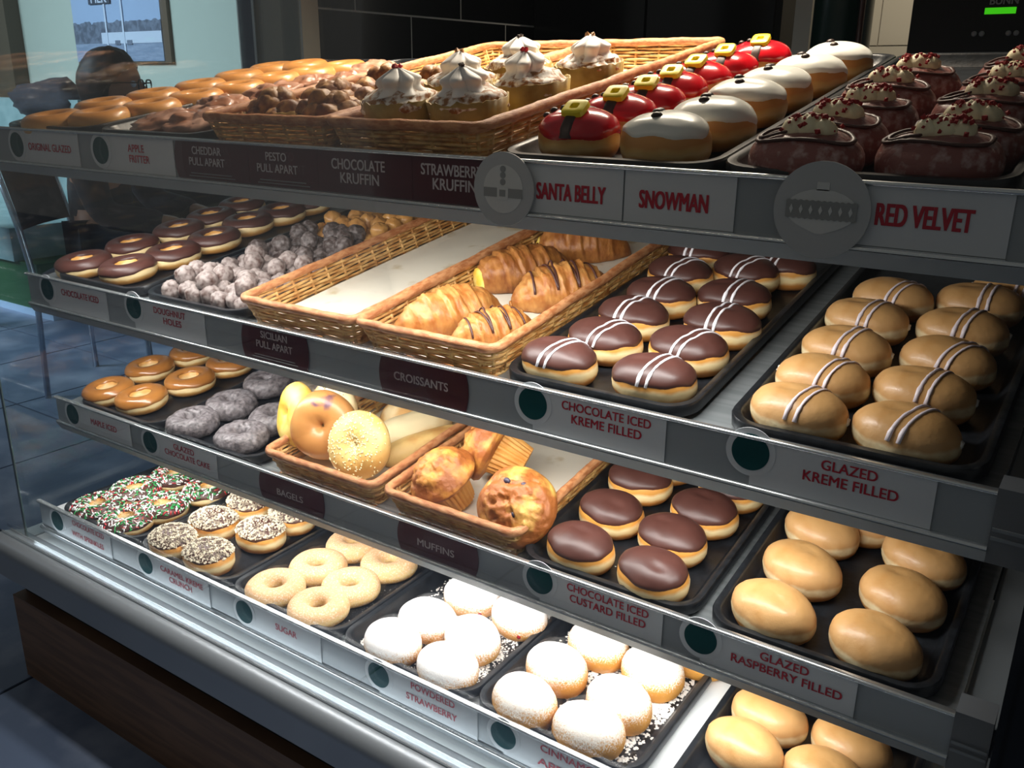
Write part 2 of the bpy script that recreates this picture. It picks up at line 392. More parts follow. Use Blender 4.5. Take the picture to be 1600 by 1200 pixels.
def sprinkle_geo(seed, n, Rm, rx, rz):
    rr = random.Random(seed); gs = {'sp_w': Geo(), 'sp_g': Geo(), 'sp_r': Geo()}
    for i in range(n):
        phi = rr.uniform(0, 2 * PI); th = rr.uniform(0.25, PI * 0.74)
        p = ring_point(phi, th, Rm, rx, rz, seed, 0.0026); q = ring_point(phi, th + 0.02, Rm, rx, rz, seed, 0.0026); w = ring_point(phi + 0.02, th, Rm, rx, rz, seed, 0.0026)
        t1 = (q - p).normalized(); t2 = (w - p).normalized(); a = rr.uniform(0, PI)
        d = (t1 * math.cos(a) + t2 * math.sin(a)) * rr.uniform(0.0026, 0.0036)
        k = 'sp_w' if rr.random() < 0.45 else ('sp_g' if rr.random() < 0.68 else 'sp_r')
        gs[k].tube([p - d, p + d], 0.00105, 5)
    return gs
def make_glazed_ring(i):
    o = empty('glazed_ring_doughnut'); ring_body('dough', M['glazed_ring'], o, 3 + i * 7); return o
def make_iced_ring(i, name, icing, key, th0=0.18):
    o = empty(name); sd = 40 + i * 5
    ring_body('dough', M['ring_dough'], o, sd); ring_icing(icing, M[key], o, sd, th0=th0); return o
def make_sprinkle_ring(i):
    o = make_iced_ring(i, 'sprinkle_ring_doughnut', 'chocolate_icing', 'choc', 0.1); sd = 40 + i * 5
    for k, g in sprinkle_geo(sd, 330, 0.0292, 0.0162, 0.0162).items():
        tag(g.build({'sp_w': 'white_sprinkles', 'sp_g': 'green_sprinkles', 'sp_r': 'red_sprinkles'}[k], M[k], [c for c in o.children if c.name.startswith('chocolate')][0]), kind='stuff')
    return o
def make_sugar_ring(i):
    o = empty('sugar_ring_doughnut'); ring_body('dough', M['sugar_ring'], o, 70 + i * 4, Rm=0.0285, rx=0.0178); return o
def make_cake_ring(i):
    o = empty('chocolate_cake_doughnut'); ring_body('dough', M['cake_glaze'], o, 90 + i * 4, Rm=0.0255, rx=0.0185, rz=0.0175, lump=0.0022); return o

A_, B_, C_ = 0.048, 0.0345, 0.0265           # half length, half width and half height of an oval filled shell
def shell_point(az, el, abc, seed, off=0.0):
    a, b, c = abc
    ce, se = abs(math.cos(el)), math.sin(el)
    k = ce ** 0.85
    x = (a + off) * math.cos(az) * k; y = (b + off) * math.sin(az) * k
    s2 = math.copysign(abs(se) ** 0.84, se)
    z = (c + off) * s2
    lim = -0.66 * c
    if z < lim: z = lim + (z - lim) * 0.08
    wob = 1 + 0.03 * nz((math.cos(az) * ce, math.sin(az) * ce, se), 1.4, seed) + 0.014 * nz((math.cos(az) * ce, math.sin(az) * ce, se), 3.6, seed + 3)
    z = z * wob
    if se > 0:
        q = seed * 1.7; dx = x - 0.016 * math.sin(q); dy = y - 0.010 * math.cos(q * 1.3)
        z -= 0.0022 * math.exp(-(dx * dx / 0.00018 + dy * dy / 0.00004)) * se
    return Vector((x * wob, y * wob, z + 0.685 * c))
def shell_body(name, m, parent, seed, abc=(A_, B_, C_)):
    return Geo().ball(36, 22, lambda az, el: shell_point(az, el, abc, seed)).build(name, m, parent)
def shell_icing(name, m, parent, seed, abc=(A_, B_, C_), el0=0.18, amp=0.12, thick=0.0016, k=(2, 3, 5, 9)):
    w = wavy(seed + 31, k); g = Geo(); nu, nv = 56, 14
    v = []; f = []
    for j in range(nv + 1):
        b = j / nv
        for i in range(nu):
            az = 2 * PI * i / nu; e0 = el0 + amp * w(az)
            el = e0 + (PI / 2 - 0.001 - e0) * b
            v.append(shell_point(az, el, abc, seed, thick * min(1, b * 9) - 0.0007 * (j == 0)))
    for j in range(nv):
        for i in range(nu): f.append((j * nu + i, j * nu + (i + 1) % nu, (j + 1) * nu + (i + 1) % nu, (j + 1) * nu + i))
    f.append(tuple(nv * nu + i for i in range(nu)))
    return g.add(v, f).build(name, m, parent)
def shell_top(x, y, abc, seed, off=0.0):
    """a point on the upper face of the shell, over (x, y)"""
    a, b, c = abc
    rho = min(0.999, math.hypot(x / a, y / b)); az = math.atan2(y / b, x / a)
    return shell_point(az, math.acos(rho ** (1 / 0.85)), abc, seed, off)
def stripe(x0, lean, abc, seed, off, r=0.0016, span=0.97, name='icing_line', m='white_line', parent=None, down=True):
    a, b, c = abc; pts = []; n = 18
    for i in range(n + 1):
        t = -span + 2 * span * i / n
        x = x0 + lean * t * b
        bb = b * math.sqrt(max(0.05, 1 - (x / a) ** 2))
        pts.append(shell_top(x, t * bb, abc, seed, off))
    rr = random.Random(seed * 13 + int(x0 * 1e4)); rs = [r * (0.85 + 0.4 * rr.random()) * (1.35 if i < 3 else 1) for i in range(n + 1)]
    return Geo().tube(pts, rs, 6, flat=0.55).build(name, M[m], parent)
def make_choc_kreme(i):
    o = empty('striped_chocolate_shell'); sd = 110 + i * 5; abc = (A_, B_, C_)
    shell_body('dough', M['shell'], o, sd, abc); ic = shell_icing('chocolate_icing', M['choc'], o, sd, abc, 0.2, 0.11)
    x0 = (0.008, 0.012, 0.002)[i % 3]; ln = (0.22, 0.34, 0.1)[i % 3]
    for dx in (-0.0048, 0.0048): stripe(x0 + dx, ln, abc, sd, 0.0018, parent=ic)
    return o
def kreme_blob(o, sd, side, m='kreme', r=0.005):
    a = A_ * 0.93 * side; g = Geo()
    g.ball(12, 8, lambda az, el: Vector((a, 0.003, 0.021)) + Vector((math.cos(az) * math.cos(el), math.sin(az) * math.cos(el) * 1.2, math.sin(el))) * r * (1 + 0.35 * nz((math.cos(az), math.sin(az), el), 2, sd)))
    return g.build('kreme_filling', M[m], o)
def make_glazed_kreme(i):
    o = empty('striped_glazed_shell'); sd = 140 + i * 5; abc = (A_ * 1.02, B_, C_)
    shell_body('dough', M['shell_plain'], o, sd, abc)
    x0 = (0.010, 0.016, 0.008)[i % 3]; ln = (0.1, 0.3, 0.2)[i % 3]
    for dx in (-0.0048, 0.0048): stripe(x0 + dx, ln, abc, sd, 0.0006, parent=o, m='pink_line')
    kreme_blob(o, sd, 1 if i % 2 == 0 else -1); return o
RD = (0.0425, 0.037, 0.0265)
def make_custard(i):
    o = empty('chocolate_iced_custard_shell'); sd = 170 + i * 5; abc = (0.0455, 0.0365, 0.0265)
    shell_body('dough', M['shell'], o, sd, abc); shell_icing('chocolate_icing', M['choc'], o, sd, abc, 0.28, 0.07); return o
def make_raspberry(i):
    o = empty('glazed_filled_shell'); sd = 200 + i * 5; abc = (0.0475, 0.0365, 0.0275)
    shell_body('dough', M['shell_plain'], o, sd, abc); return o
def make_powdered(i):
    o = empty('powdered_sugar_shell'); sd = 230 + i * 5; abc = (0.0455, 0.038, 0.027)
    shell_body('dough', M['powdered'], o, sd, abc)
    if i % 2 == 0:
        Geo().ball(10, 6, lambda az, el: Vector((0.031, -0.024, 0.013)) + Vector((math.cos(az) * math.cos(el) * 1.1, math.sin(az) * math.cos(el), math.sin(el) * 1.2)) * 0.0036).build('jam_spot', M['jam'], o)
    return o
def make_cinnamon(i):
    o = empty('cinnamon_sugar_shell'); sd = 260 + i * 5; abc = (0.046, 0.038, 0.028)
    shell_body('dough', M['cinnamon'], o, sd, abc)
    if i != 2:
        Geo().ball(10, 6, lambda az, el: Vector((0.028, -0.0265, 0.016)) + Vector((math.cos(az) * math.cos(el), math.sin(az) * math.cos(el), math.sin(el) * 1.3)) * 0.0034).build('filling_hole', M['hole_filling'], o)
    return o
def make_caramel(i):
    o = empty('caramel_crunch_shell'); sd = 290 + i * 5; abc = (0.0445, 0.038, 0.0265)
    shell_body('dough', M['shell'], o, sd, abc); ic = shell_icing('chocolate_icing', M['choc'], o, sd, abc, 0.34, 0.1)
    rr = random.Random(sd); g = Geo()
    for k in range(900):
        az = rr.uniform(0, 2 * PI); el = math.asin(rr.uniform(math.sin(0.42), 1))
        p = shell_point(az, el, abc, sd, 0.0022); r = rr.uniform(0.0011, 0.0026)
        rot = Matrix.Rotation(rr.uniform(0, 6), 3, Vector((rr.random(), rr.random(), rr.random() + .1)).normalized())
        v = [p + rot @ Vector(q) * r for q in ((1, 0, 0), (-1, .1, 0), (0, 1, .2), (0, -.9, 0), (0, .1, 1), (0, 0, -1))]
        g.add(v, [(0, 2, 4), (2, 1, 4), (1, 3, 4), (3, 0, 4), (2, 0, 5), (1, 2, 5), (3, 1, 5), (0, 3, 5)])
    tag(g.build('caramel_crumbs', M['crunch'], ic, smooth=False), kind='stuff')
    return o
def make_santa(i):
    o = empty('red_iced_belt_doughnut'); sd = 320 + i * 5; abc = (0.044, 0.036, 0.0285)
    shell_body('dough', M['bun'], o, sd, abc); shell_icing('red_icing', M['red_icing'], o, sd, abc, 0.16, 0.24, k=(1, 2, 3, 5))
    def bf(a, b):
        t = -0.985 + 1.97 * a; x = 0.004 + (b - 0.5) * 0.013
        bb = abc[1] * math.sqrt(1 - (x / abc[0]) ** 2)
        e = 0.0026 if 0.05 < b < 0.95 else 0.0012
        return shell_top(x, t * bb, abc, sd, e)
    bl = Geo().grid(22, 7, bf).build('belt', M['belt'], o)
    c = shell_top(0.004, -0.010, abc, sd, 0.001); tip = Matrix.Rotation(R(24), 3, 'X')
    g = Geo(); rings = [(0.0105, 0.0), (0.0122, 0.002), (0.0115, 0.0066), (0.0098, 0.0076), (0.0046, 0.0074), (0.0034, 0.0045)]
    v = []; f = []
    for r, z in rings:
        for k in range(24):
            a = 2 * PI * k / 24 + PI / 4
            q = (abs(math.cos(a)) ** 5 + abs(math.sin(a)) ** 5) ** (-0.2)
            v.append(c + tip @ Vector((r * q * math.cos(a) * 1.05, r * q * math.sin(a), z)))
    for j in range(len(rings) - 1): f += [(j * 24 + k, j * 24 + (k + 1) % 24, (j + 1) * 24 + (k + 1) % 24, (j + 1) * 24 + k) for k in range(24)]
    f.append(tuple(range(23, -1, -1))); f.append(tuple((len(rings) - 1) * 24 + k for k in range(24)))
    g.add(v, f).build('belt_buckle', M['yellow'], bl, angle=40)
    for x in (-0.014, -0.025, -0.034):
        p = shell_top(x, -0.001, abc, sd, 0.0018)
        Geo().lathe([(0.0044, -0.001), (0.0044, 0.0008), (0.0028, 0.0028), (0.0008, 0.0034)], 12, lambda q, a, p=p: q + p).build('button', M['chip'], o)
    return o
def make_snowman(i):
    o = empty('white_iced_button_doughnut'); sd = 350 + i * 5; abc = (0.0455, 0.037, 0.0285)
    shell_body('dough', M['bun'], o, sd, abc); shell_icing('white_icing', M['snow_icing'], o, sd, abc, 0.28, 0.2, k=(1, 2, 4, 7))
    for x, y in ((-0.002, -0.012), (-0.010, 0.004), (-0.014, 0.016)):
        p = shell_top(x, y, abc, sd, 0.0012)
        Geo().lathe([(0.0054, -0.001), (0.0054, 0.0010), (0.0036, 0.0030), (0.0008, 0.0038)], 12, lambda q, a, p=p: q + p).build('chocolate_button', M['chip'], o)
    return o
def crumb(g, p, r, rr):
    rot = Matrix.Rotation(rr.uniform(0, 6), 3, Vector((rr.random(), rr.random(), rr.random() + .1)).normalized())
    v = [p + rot @ Vector(q) * r for q in ((1, 0, 0), (-1, .1, 0), (0, 1, .2), (0, -.9, 0), (0, .1, 1), (0, 0, -1))]
    g.add(v, [(0, 2, 4), (2, 1, 4), (1, 3, 4), (3, 0, 4), (2, 0, 5), (1, 2, 5), (3, 1, 5), (0, 3, 5)])
def make_velvet(i):
    o = empty('red_velvet_doughnut'); sd = 380 + i * 7; abc = (0.0485, 0.037, 0.0255); rr = random.Random(sd)
    shell_body('dough', M['velvet'], o, sd, abc)
    pts = []
    for k in range(46):
        t = 2 * PI * k / 46
        q = 0.80 + 0.05 * math.sin(3 * t + sd)
        pts.append(shell_top(abc[0] * q * math.cos(t), abc[1] * (q - 0.12) * math.sin(t), abc, sd, 0.001))
    Geo().tube(pts, [0.0022 * (0.8 + 0.5 * rr.random()) for _ in pts], 6, closed=True, flat=0.7).build('chocolate_line', M['choc'], o)
    lp = []
    for k in range(22):
        t = 2 * PI * k / 21
        lp.append(shell_top(-0.024 + 0.012 * math.cos(t), -0.006 + 0.008 * math.sin(t), abc, sd, 0.0016))
    Geo().tube(lp, 0.0019, 6, flat=0.7).build('chocolate_line', M['choc'], o)
    top = shell_top(0.004, 0.002, abc, sd, 0).z - 0.002
    g = Geo()
    for cx, cy, r in ((-0.009, 0.000, 0.0120), (0.003, 0.002, 0.0145), (0.014, -0.001, 0.0115)):
        g.ball(20, 12, lambda az, el: Vector((cx, cy, top)) + Vector((math.cos(az) * math.cos(el), math.sin(az) * math.cos(el) * 0.95, max(-0.1, math.sin(el)) * 0.95)) * r * (1 + 0.14 * nz((math.cos(az) * 1.4, math.sin(az) * 1.4, el), 1.8, sd + cx * 99) + 0.06 * math.sin(5 * az + 3 * el)))
    fr = g.build('frosting', M['cream_cheese'], o)
    g = Geo()
    for k in range(60):
        c0 = rr.choice(((-0.009, 0.0), (0.003, 0.002), (0.014, -0.001))); a = rr.uniform(0, 2 * PI); q = abs(rr.gauss(0, 0.008))
        z = top + math.sqrt(max(0.00001, 0.0134 ** 2 - q * q)) * 0.97
        crumb(g, Vector((c0[0] + q * math.cos(a), c0[1] + q * math.sin(a), z)), rr.uniform(0.0010, 0.0034), rr)
    tag(g.build('red_crumbs', M['crumb_red'], fr, smooth=False), kind='stuff')
    return o
def lump_ball(r, seed, amp=0.16, fs=1.5, flat=1.0, nu=18, nv=12):
    def f(az, el):
        d = Vector((math.cos(az) * math.cos(el), math.sin(az) * math.cos(el), math.sin(el)))
        q = d * r * (1 + amp * fbm(d, fs, seed) + amp * 0.5 * fbm(d, fs * 3.1, seed + 40)); q.z = q.z * flat
        if q.z < -0.7 * r * flat: q.z = -0.7 * r * flat
        q.z += 0.7 * r * flat
        return q
    return Geo().ball(nu, nv, f)
def make_hole(i, key):
    return lump_ball(0.0155, 410 + i * 9, 0.14, 1.7, nu=26, nv=16).build('doughnut_hole', M[key])
def make_fritter(i):
    o = empty('apple_fritter'); sd = 440 + i * 9
    def f(az, el):
        d = Vector((math.cos(az) * math.cos(el), math.sin(az) * math.cos(el), math.sin(el)))
        q = Vector((d.x * 0.056, d.y * 0.045, d.z * 0.019)) * (1 + 0.3 * fbm(d, 2.4, sd))
        q.z = max(q.z, -0.011) + 0.011
        return q
    Geo().ball(40, 24, f).build('dough', M['fritter'], o); return o
def make_pull_apart(i):
    o = empty('pull_apart_bread'); sd = 470 + i * 9; rr = random.Random(sd)
    prof = [(0.036, 0.0), (0.039, 0.014), (0.043, 0.032), (0.0415, 0.032), (0.038, 0.015), (0.035, 0.003)]
    Geo().lathe(prof, 48, lambda p, a: Vector((p.x * (1 + 0.012 * math.sin(16 * a)), p.y * (1 + 0.012 * math.sin(16 * a)), p.z + (0.0025 * nz((math.cos(a) * 3, math.sin(a) * 3, 0), 1.2, sd) if p.z > 0.02 else 0)))).build('paper_cup', M['cup_paper'], o)
    g = Geo()
    for k in range(11):
        a = 2 * PI * k / 7 + rr.uniform(-.25, .25); q = 0.027 if k < 7 else 0.010
        c = Vector((q * math.cos(a), q * math.sin(a), (0.026 if k < 7 else 0.036) + rr.uniform(-0.002, 0.005))); r = rr.uniform(0.012, 0.0175); s2 = sd + k * 3
        def f(az, el):
            d = Vector((math.cos(az) * math.cos(el), math.sin(az) * math.cos(el), math.sin(el)))
            return c + Vector((d.x, d.y, d.z * 0.95)) * r * (1 + 0.16 * fbm(d, 1.5, s2) + 0.04 * fbm(d, 6, s2))
        g.ball(18, 12, f)
    g.build('bread', M['pull'], o); return o
def make_kruffin(i):
    o = empty('cream_topped_kruffin'); sd = 500 + i * 9
    prof = [(0.040, 0.0), (0.0420, 0.026), (0.0455, 0.053), (0.0443, 0.053), (0.0408, 0.026), (0.039, 0.003)]
    Geo().lathe(prof, 72, lambda p, a: Vector((p.x, p.y, p.z + (0.004 * nz((math.cos(a) * 5, math.sin(a) * 5, 0), 1.5, sd) if p.z > 0.035 else 0)))).build('paper_cup', M['cup_paper'], o)
    def f(az, el):
        d = Vector((math.cos(az) * math.cos(el), math.sin(az) * math.cos(el), math.sin(el)))
        k = 1 + 0.10 * fbm(d, 1.8, sd) + 0.035 * math.sin(az * 2 + el * 9) + 0.02 * fbm(d, 9, sd)
        return Vector((d.x * 0.043 * k, d.y * 0.043 * k, 0.046 + d.z * 0.021 * k))
    Geo().ball(44, 26, f).build('pastry', M['kruffin'], o)
    prof = []; n = 20
    for k in range(n + 1):
        t = k / n
        prof.append((0.0004 + 0.0275 * max(0.0, math.cos(t * PI / 2)) ** 0.55 * (0.90 + 0.12 * math.cos(t * 9.5 + 0.6)), 0.058 + 0.028 * t))
    tw = 1 if i % 2 else -1; off = Vector((-0.006, -0.002, 0))
    def lobe(p, a):
        q = 0.74 + 0.42 * abs(math.sin(3.0 * a + tw * (p.z - 0.058) * 46 + 0.25 * math.sin(2 * a + sd))) ** 0.7
        z = p.z + 0.003 * math.sin(6 * a + sd) * min(1, p.x * p.x + p.y * p.y) + 0.0025 * nz((math.cos(a), math.sin(a), p.z * 40), 1.5, sd)
        return Vector((p.x * q, p.y * q, z)) + off
    wc = Geo().lathe(prof, 96, lobe).build('whipped_cream', M['cream'], o)
    top, key = (('candy_topping', 'cherry'), ('chocolate_topping', 'chip'), ('crumble_topping', 'hole_tan'))[i % 3]
    rr = random.Random(sd); g = Geo()
    for k in range(4): crumb(g, Vector((rr.uniform(-.004, .004), rr.uniform(-.004, .004), 0.0865)) + off, rr.uniform(0.0026, 0.0044), rr)
    g.build(top, M[key], wc, smooth=False)
    return o
CL = (0.150, 0.135, 0.150)
def croissant_r(t, sd=0):
    base = 0.0335 * (1 - min(1, abs(t)) ** 2.3) ** 0.62 + 0.002
    seg = (abs(t) * 3.6 + 0.5) % 1.0
    return base * (1 + 0.10 * (seg - 0.5))
def make_croissant(i):
    o = empty('croissant'); sd = 530 + i * 11; L = CL[i % 3]; key = ('croissant', 'croissant', 'croissant_dark')[i % 3]
    t0 = -0.80 if i % 3 == 2 else -1.0
    def f(a, b):
        an = 2 * PI * b
        t = t0 + (1 - t0) * a
        tt = t + 0.07 * math.sin(an) * (1 - abs(t))
        d = Vector((t * 1.6, math.cos(an), math.sin(an)))
        r = croissant_r(tt) * (1 + 0.09 * fbm(d, 1.7, sd) + 0.025 * fbm(Vector((d.x * 5, d.y * 1.2, d.z * 1.2)), 2.4, sd + 7))
        z = r * math.sin(an) * 0.9
        z = max(z, -r * 0.62) + r * 0.62
        return Vector((t * L / 2, r * math.cos(an) + 0.018 * (t * t) - 0.006, z))
    Geo().grid(96, 36, f, False, True).build('pastry', M[key], o)
    for sgn in ((-1, 1) if t0 == -1 else (-1,)):
        t = t0 if sgn < 0 else 1.0; r = max(0.006, croissant_r(t) * 0.97)
        Geo().ball(18, 10, lambda az, el: Vector((t * L / 2, 0.018 * t * t - 0.006, r * 0.62 + 0.001)) + Vector((math.cos(az) * math.cos(el) * r * 0.35, math.sin(az) * math.cos(el) * r, max(-0.62, math.sin(el) * 0.9) * r)) * (1 + 0.12 * nz((math.cos(az), math.sin(az), el), 3, sd))).build('cut_end', M['croissant_end'] if t0 > -1 else M[key], o)
    return o
def croissant_drizzle(o, i):
    L = CL[i % 3]; g = Geo()
    for k in range(6):
        t0 = -0.55 + 0.2 * k; pts = []
        for j in range(15):
            an = R(18) + R(140) * j / 14; t = t0 + 0.10 * (j / 14) * (1 if k % 2 else -1)
            r = croissant_r(t + 0.07 * math.sin(an) * (1 - abs(t)))
            pts.append((t * L / 2, r * 1.07 * math.cos(an) + 0.018 * t * t - 0.006, r * 1.06 * math.sin(an) * 0.9 + r * 0.62))
        g.tube(pts, [0.0016 + 0.001 * (j in (0, 1)) for j in range(15)], 6, flat=0.7)
    return g.build('chocolate_drizzle', M['choc'], [c for c in o.children if c.name.startswith('pastry')][0])
def make_bagel(key, seed, seeds=None, nseed=0, R0=0.0262, r0=0.0250):
    o = empty('bagel')
    def f(a, b):
        phi, th = 2 * PI * a, 2 * PI * b
        c, s_ = math.cos(th), math.sin(th)
        w = 1 + 0.05 * nz((math.cos(phi), math.sin(phi), 0), 1.2, seed)
        rr = (R0 + r0 * c) * w
        return Vector((rr * math.cos(phi), rr * math.sin(phi), r0 * 0.80 * s_ * (1 + 0.1 * nz((math.cos(phi), math.sin(phi), s_), 1.6, seed + 4))))
    db = Geo().grid(56, 24, f, True, True).build('dough', M[key], o)
    if seeds:
        g = Geo(); rr = random.Random(seed)
        for k in range(nseed):
            p = f(rr.random(), (rr.uniform(0.02, 0.5))); q = f(rr.random(), 0.3)
            d = Vector((rr.uniform(-1, 1), rr.uniform(-1, 1), rr.uniform(-.3, .3))).normalized() * 0.0015
            n = Vector((p.x, p.y, 0)).normalized() * R0; nn = (p - n).normalized() * 0.0004
            g.tube([p - d + nn, p + nn, p + d + nn], [0.0004, 0.0010, 0.0004], 5)
        tag(g.build('seeds', M[seeds], db), kind='stuff')
    return o
def make_roll(name, key, L, r, seed, ends=0.5):
    o = empty(name)
    def f(az, el):
        d = Vector((math.cos(az) * math.cos(el), math.sin(az) * math.cos(el), math.sin(el)))
        k = 1 + 0.06 * fbm(d, 1.8, seed)
        x = math.copysign(abs(d.x) ** ends, d.x) * L / 2; y = math.copysign(abs(d.y) ** 0.9, d.y) * r; z = d.z * r * 0.95
        return Vector((x, y * k, max(z * k, -r * 0.5) + r * 0.5))
    Geo().ball(40, 20, f).build('bread', M[key], o); return o
def make_muffin(i, key='muffin'):
    o = empty('muffin'); sd = 600 + i * 9
    prof = [(0.0225, 0.0), (0.026, 0.022), (0.030, 0.044), (0.028, 0.044), (0.024, 0.02)]
    Geo().lathe(prof, 128, lambda p, a: Vector((p.x * (1 + 0.045 * math.sin(26 * a)), p.y * (1 + 0.045 * math.sin(26 * a)), p.z))).build('paper_cup', M['muffin_paper'], o, angle=60)
    keys = [(0.0, 0.037), (0.030, 0.038), (0.043, 0.041), (0.0465, 0.046), (0.0450, 0.051), (0.0405, 0.058), (0.0330, 0.068), (0.0220, 0.076), (0.0100, 0.080), (0.0004, 0.081)]
    prof = []
    for (r0, z0), (r1, z1) in zip(keys[:-1], keys[1:]):
        for q in range(4): prof.append((max(0.0004, r0 + (r1 - r0) * q / 4), z0 + (z1 - z0) * q / 4))
    prof.append(keys[-1])
    def wob(p, a):
        r = math.hypot(p.x, p.y); top = max(0.0, min(1.0, (p.z - 0.047) / 0.02)); d = Vector((p.x * 24, p.y * 24, p.z * 24))
        k = 1 + 0.07 * nz((math.cos(a), math.sin(a), 0), 1.3, sd) + 0.05 * fbm(d, 1.1, sd) * (0.4 + top)
        crack = abs(fbm(d, 1.5, sd + 5)); dz = -0.0045 * max(0, 0.16 - crack) / 0.16 * top + 0.0035 * fbm(d, 3.6, sd + 2) * top
        return Vector((p.x * k, p.y * k, p.z + dz + 0.004 * fbm(d, 0.9, sd + 8) * top))
    mt = Geo().lathe(prof, 80, wob).build('muffin_top', M[key], o)
    if key == 'muffin_blue':
        g = Geo(); rr = random.Random(sd)
        for x, y in ((0.004, 0.022), (-0.014, 0.016), (0.012, -0.012)):
            p = wob(Vector((x, y, 0.081 - 13 * (x * x + y * y))), math.atan2(y, x))
            g.ball(10, 6, lambda a, e: p + Vector((math.cos(a) * math.cos(e) * 1.3, math.sin(a) * math.cos(e), math.sin(e) * 0.7)) * 0.0034)
        g.build('blueberries', M['berry'], mt)
    return o

# ---------------------------------------------------------------- trays, baskets, paper
def rrect(x0, x1, y0, y1, r, n=6):
    out = []
    for cx, cy, a0 in ((x1 - r, y1 - r, 0), (x0 + r, y1 - r, 90), (x0 + r, y0 + r, 180), (x1 - r, y0 + r, 270)):
        for k in range(n + 1):
            a = R(a0 + 90.0 * k / n); out.append((cx + r * math.cos(a), cy + r * math.sin(a)))
    return out
TW, TL = 0.234, 0.66
def make_tray(i):
    prof = [(0.0, -0.0125), (0.0, -0.002), (0.0012, 0.0), (0.0075, 0.0), (0.0090, -0.0015), (0.0098, -0.0035), (0.0165, -TD + 0.002), (0.0195, -TD)]
    # one closed skin: underside, lip, inside wall, floor
    def ring(ins, z): return [(x, y, z) for x, y in rrect(ins, TW - ins, ins, TL - ins, max(0.008, 0.034 - ins * 0.7))]
    n = len(ring(0, 0))
    v2 = []; f2 = []; seq = [(0.0205, -TD - 0.0018), (0.0175, -TD - 0.0004), (0.0112, -0.0060), (0.0025, -0.0050), (0.0022, -0.0125)] + prof
    for ins, z in seq: v2 += ring(ins, z)
    for j in range(len(seq) - 1): f2 += [(j * n + k, j * n + (k + 1) % n, (j + 1) * n + (k + 1) % n, (j + 1) * n + k) for k in range(n)]
    f2.append(tuple(range(n - 1, -1, -1))); f2.append(tuple((len(seq) - 1) * n + k for k in range(n)))
    return Geo().add(v2, f2).build('display_tray', M['tray'], angle=50)
BW, BL, BH = 0.218, 0.64, 0.045
def make_basket(i):
    o = empty('wicker_basket')
    def loop(ins, z, step=0.0075, amp=0.0, ph=0.0, pitch=0.033):
        base = rrect(ins, BW - ins, ins, BL - ins, 0.016, 4); pts = []
        base.append(base[0]); s = 0.0
        for a, b in zip(base[:-1], base[1:]):
            a, b = Vector((*a, 0)), Vector((*b, 0)); L = (b - a).length
            if L < 1e-6: continue
            n = max(1, int(L / step)); t = (b - a) / L; nn = Vector((t.y, -t.x, 0))
            for k in range(n):
                q = a + t * (L * k / n); w = amp * math.sin(PI * (s + L * k / n) / pitch + ph)
                pts.append(q + nn * w + Vector((0, 0, z)))
            s += L
        return pts
    g = Geo(); nl = 8
    for k in range(nl):
        z = 0.003 + (BH - 0.009) * k / (nl - 1); ins = 0.012 - 0.011 * z / BH
        g.tube(loop(ins, z, amp=0.0014, ph=PI * k), 0.0024, 5, closed=True)
    g.build('woven_strands', M['wicker'], o)
    g = Geo(); lo = loop(0.012, 0.0, step=0.033); hi = loop(0.012, 0.0, step=0.033)
    for p in lo:
        c = Vector((BW / 2, BL / 2, 0)); dx = (p - c); out = Vector((math.copysign(0.011, dx.x) if abs(abs(dx.x) - (BW / 2 - 0.012)) < 0.006 else 0, math.copysign(0.011, dx.y) if abs(abs(dx.y) - (BL / 2 - 0.012)) < 0.006 else 0, 0))
        g.tube([p, p + out * 0.5 + Vector((0, 0, BH * 0.5)), p + out + Vector((0, 0, BH - 0.002))], 0.0026, 6)
    g.build('stakes', M['wicker'], o)
    rim = loop(0.001, BH - 0.002, step=0.006)
    rr = random.Random(5); rim = [p + Vector((0, 0, 0.0012 * noise.noise(p * 30))) for p in rim]
    Geo().tube(rim, [0.0062 * (1 + 0.12 * noise.noise(p * 120)) for p in rim], 8, closed=True).build('rim', M['wicker_rim'], o)
    Geo().box(0.011, BW - 0.011, 0.011, BL - 0.011, 0.0, 0.003).build('base', M['wicker_base'], o, smooth=False)
    return o
def make_paper(i):
    w, l = BW - 0.036, BL - 0.036
    g = Geo(); sd = i * 3.3
    top = lambda a, b: Vector((a * w, b * l, 0.0045 + 0.0015 * noise.noise(Vector((a * 4, b * 9, sd))) + 0.003 * max(0, abs(a - 0.5) * 2 - 0.85) / 0.15))
    g.grid(16, 40, top); g.grid(16, 40, lambda a, b: top(a, b) - Vector((0, 0, 0.0006)))
    return g.build('baking_paper', M['parchment'])
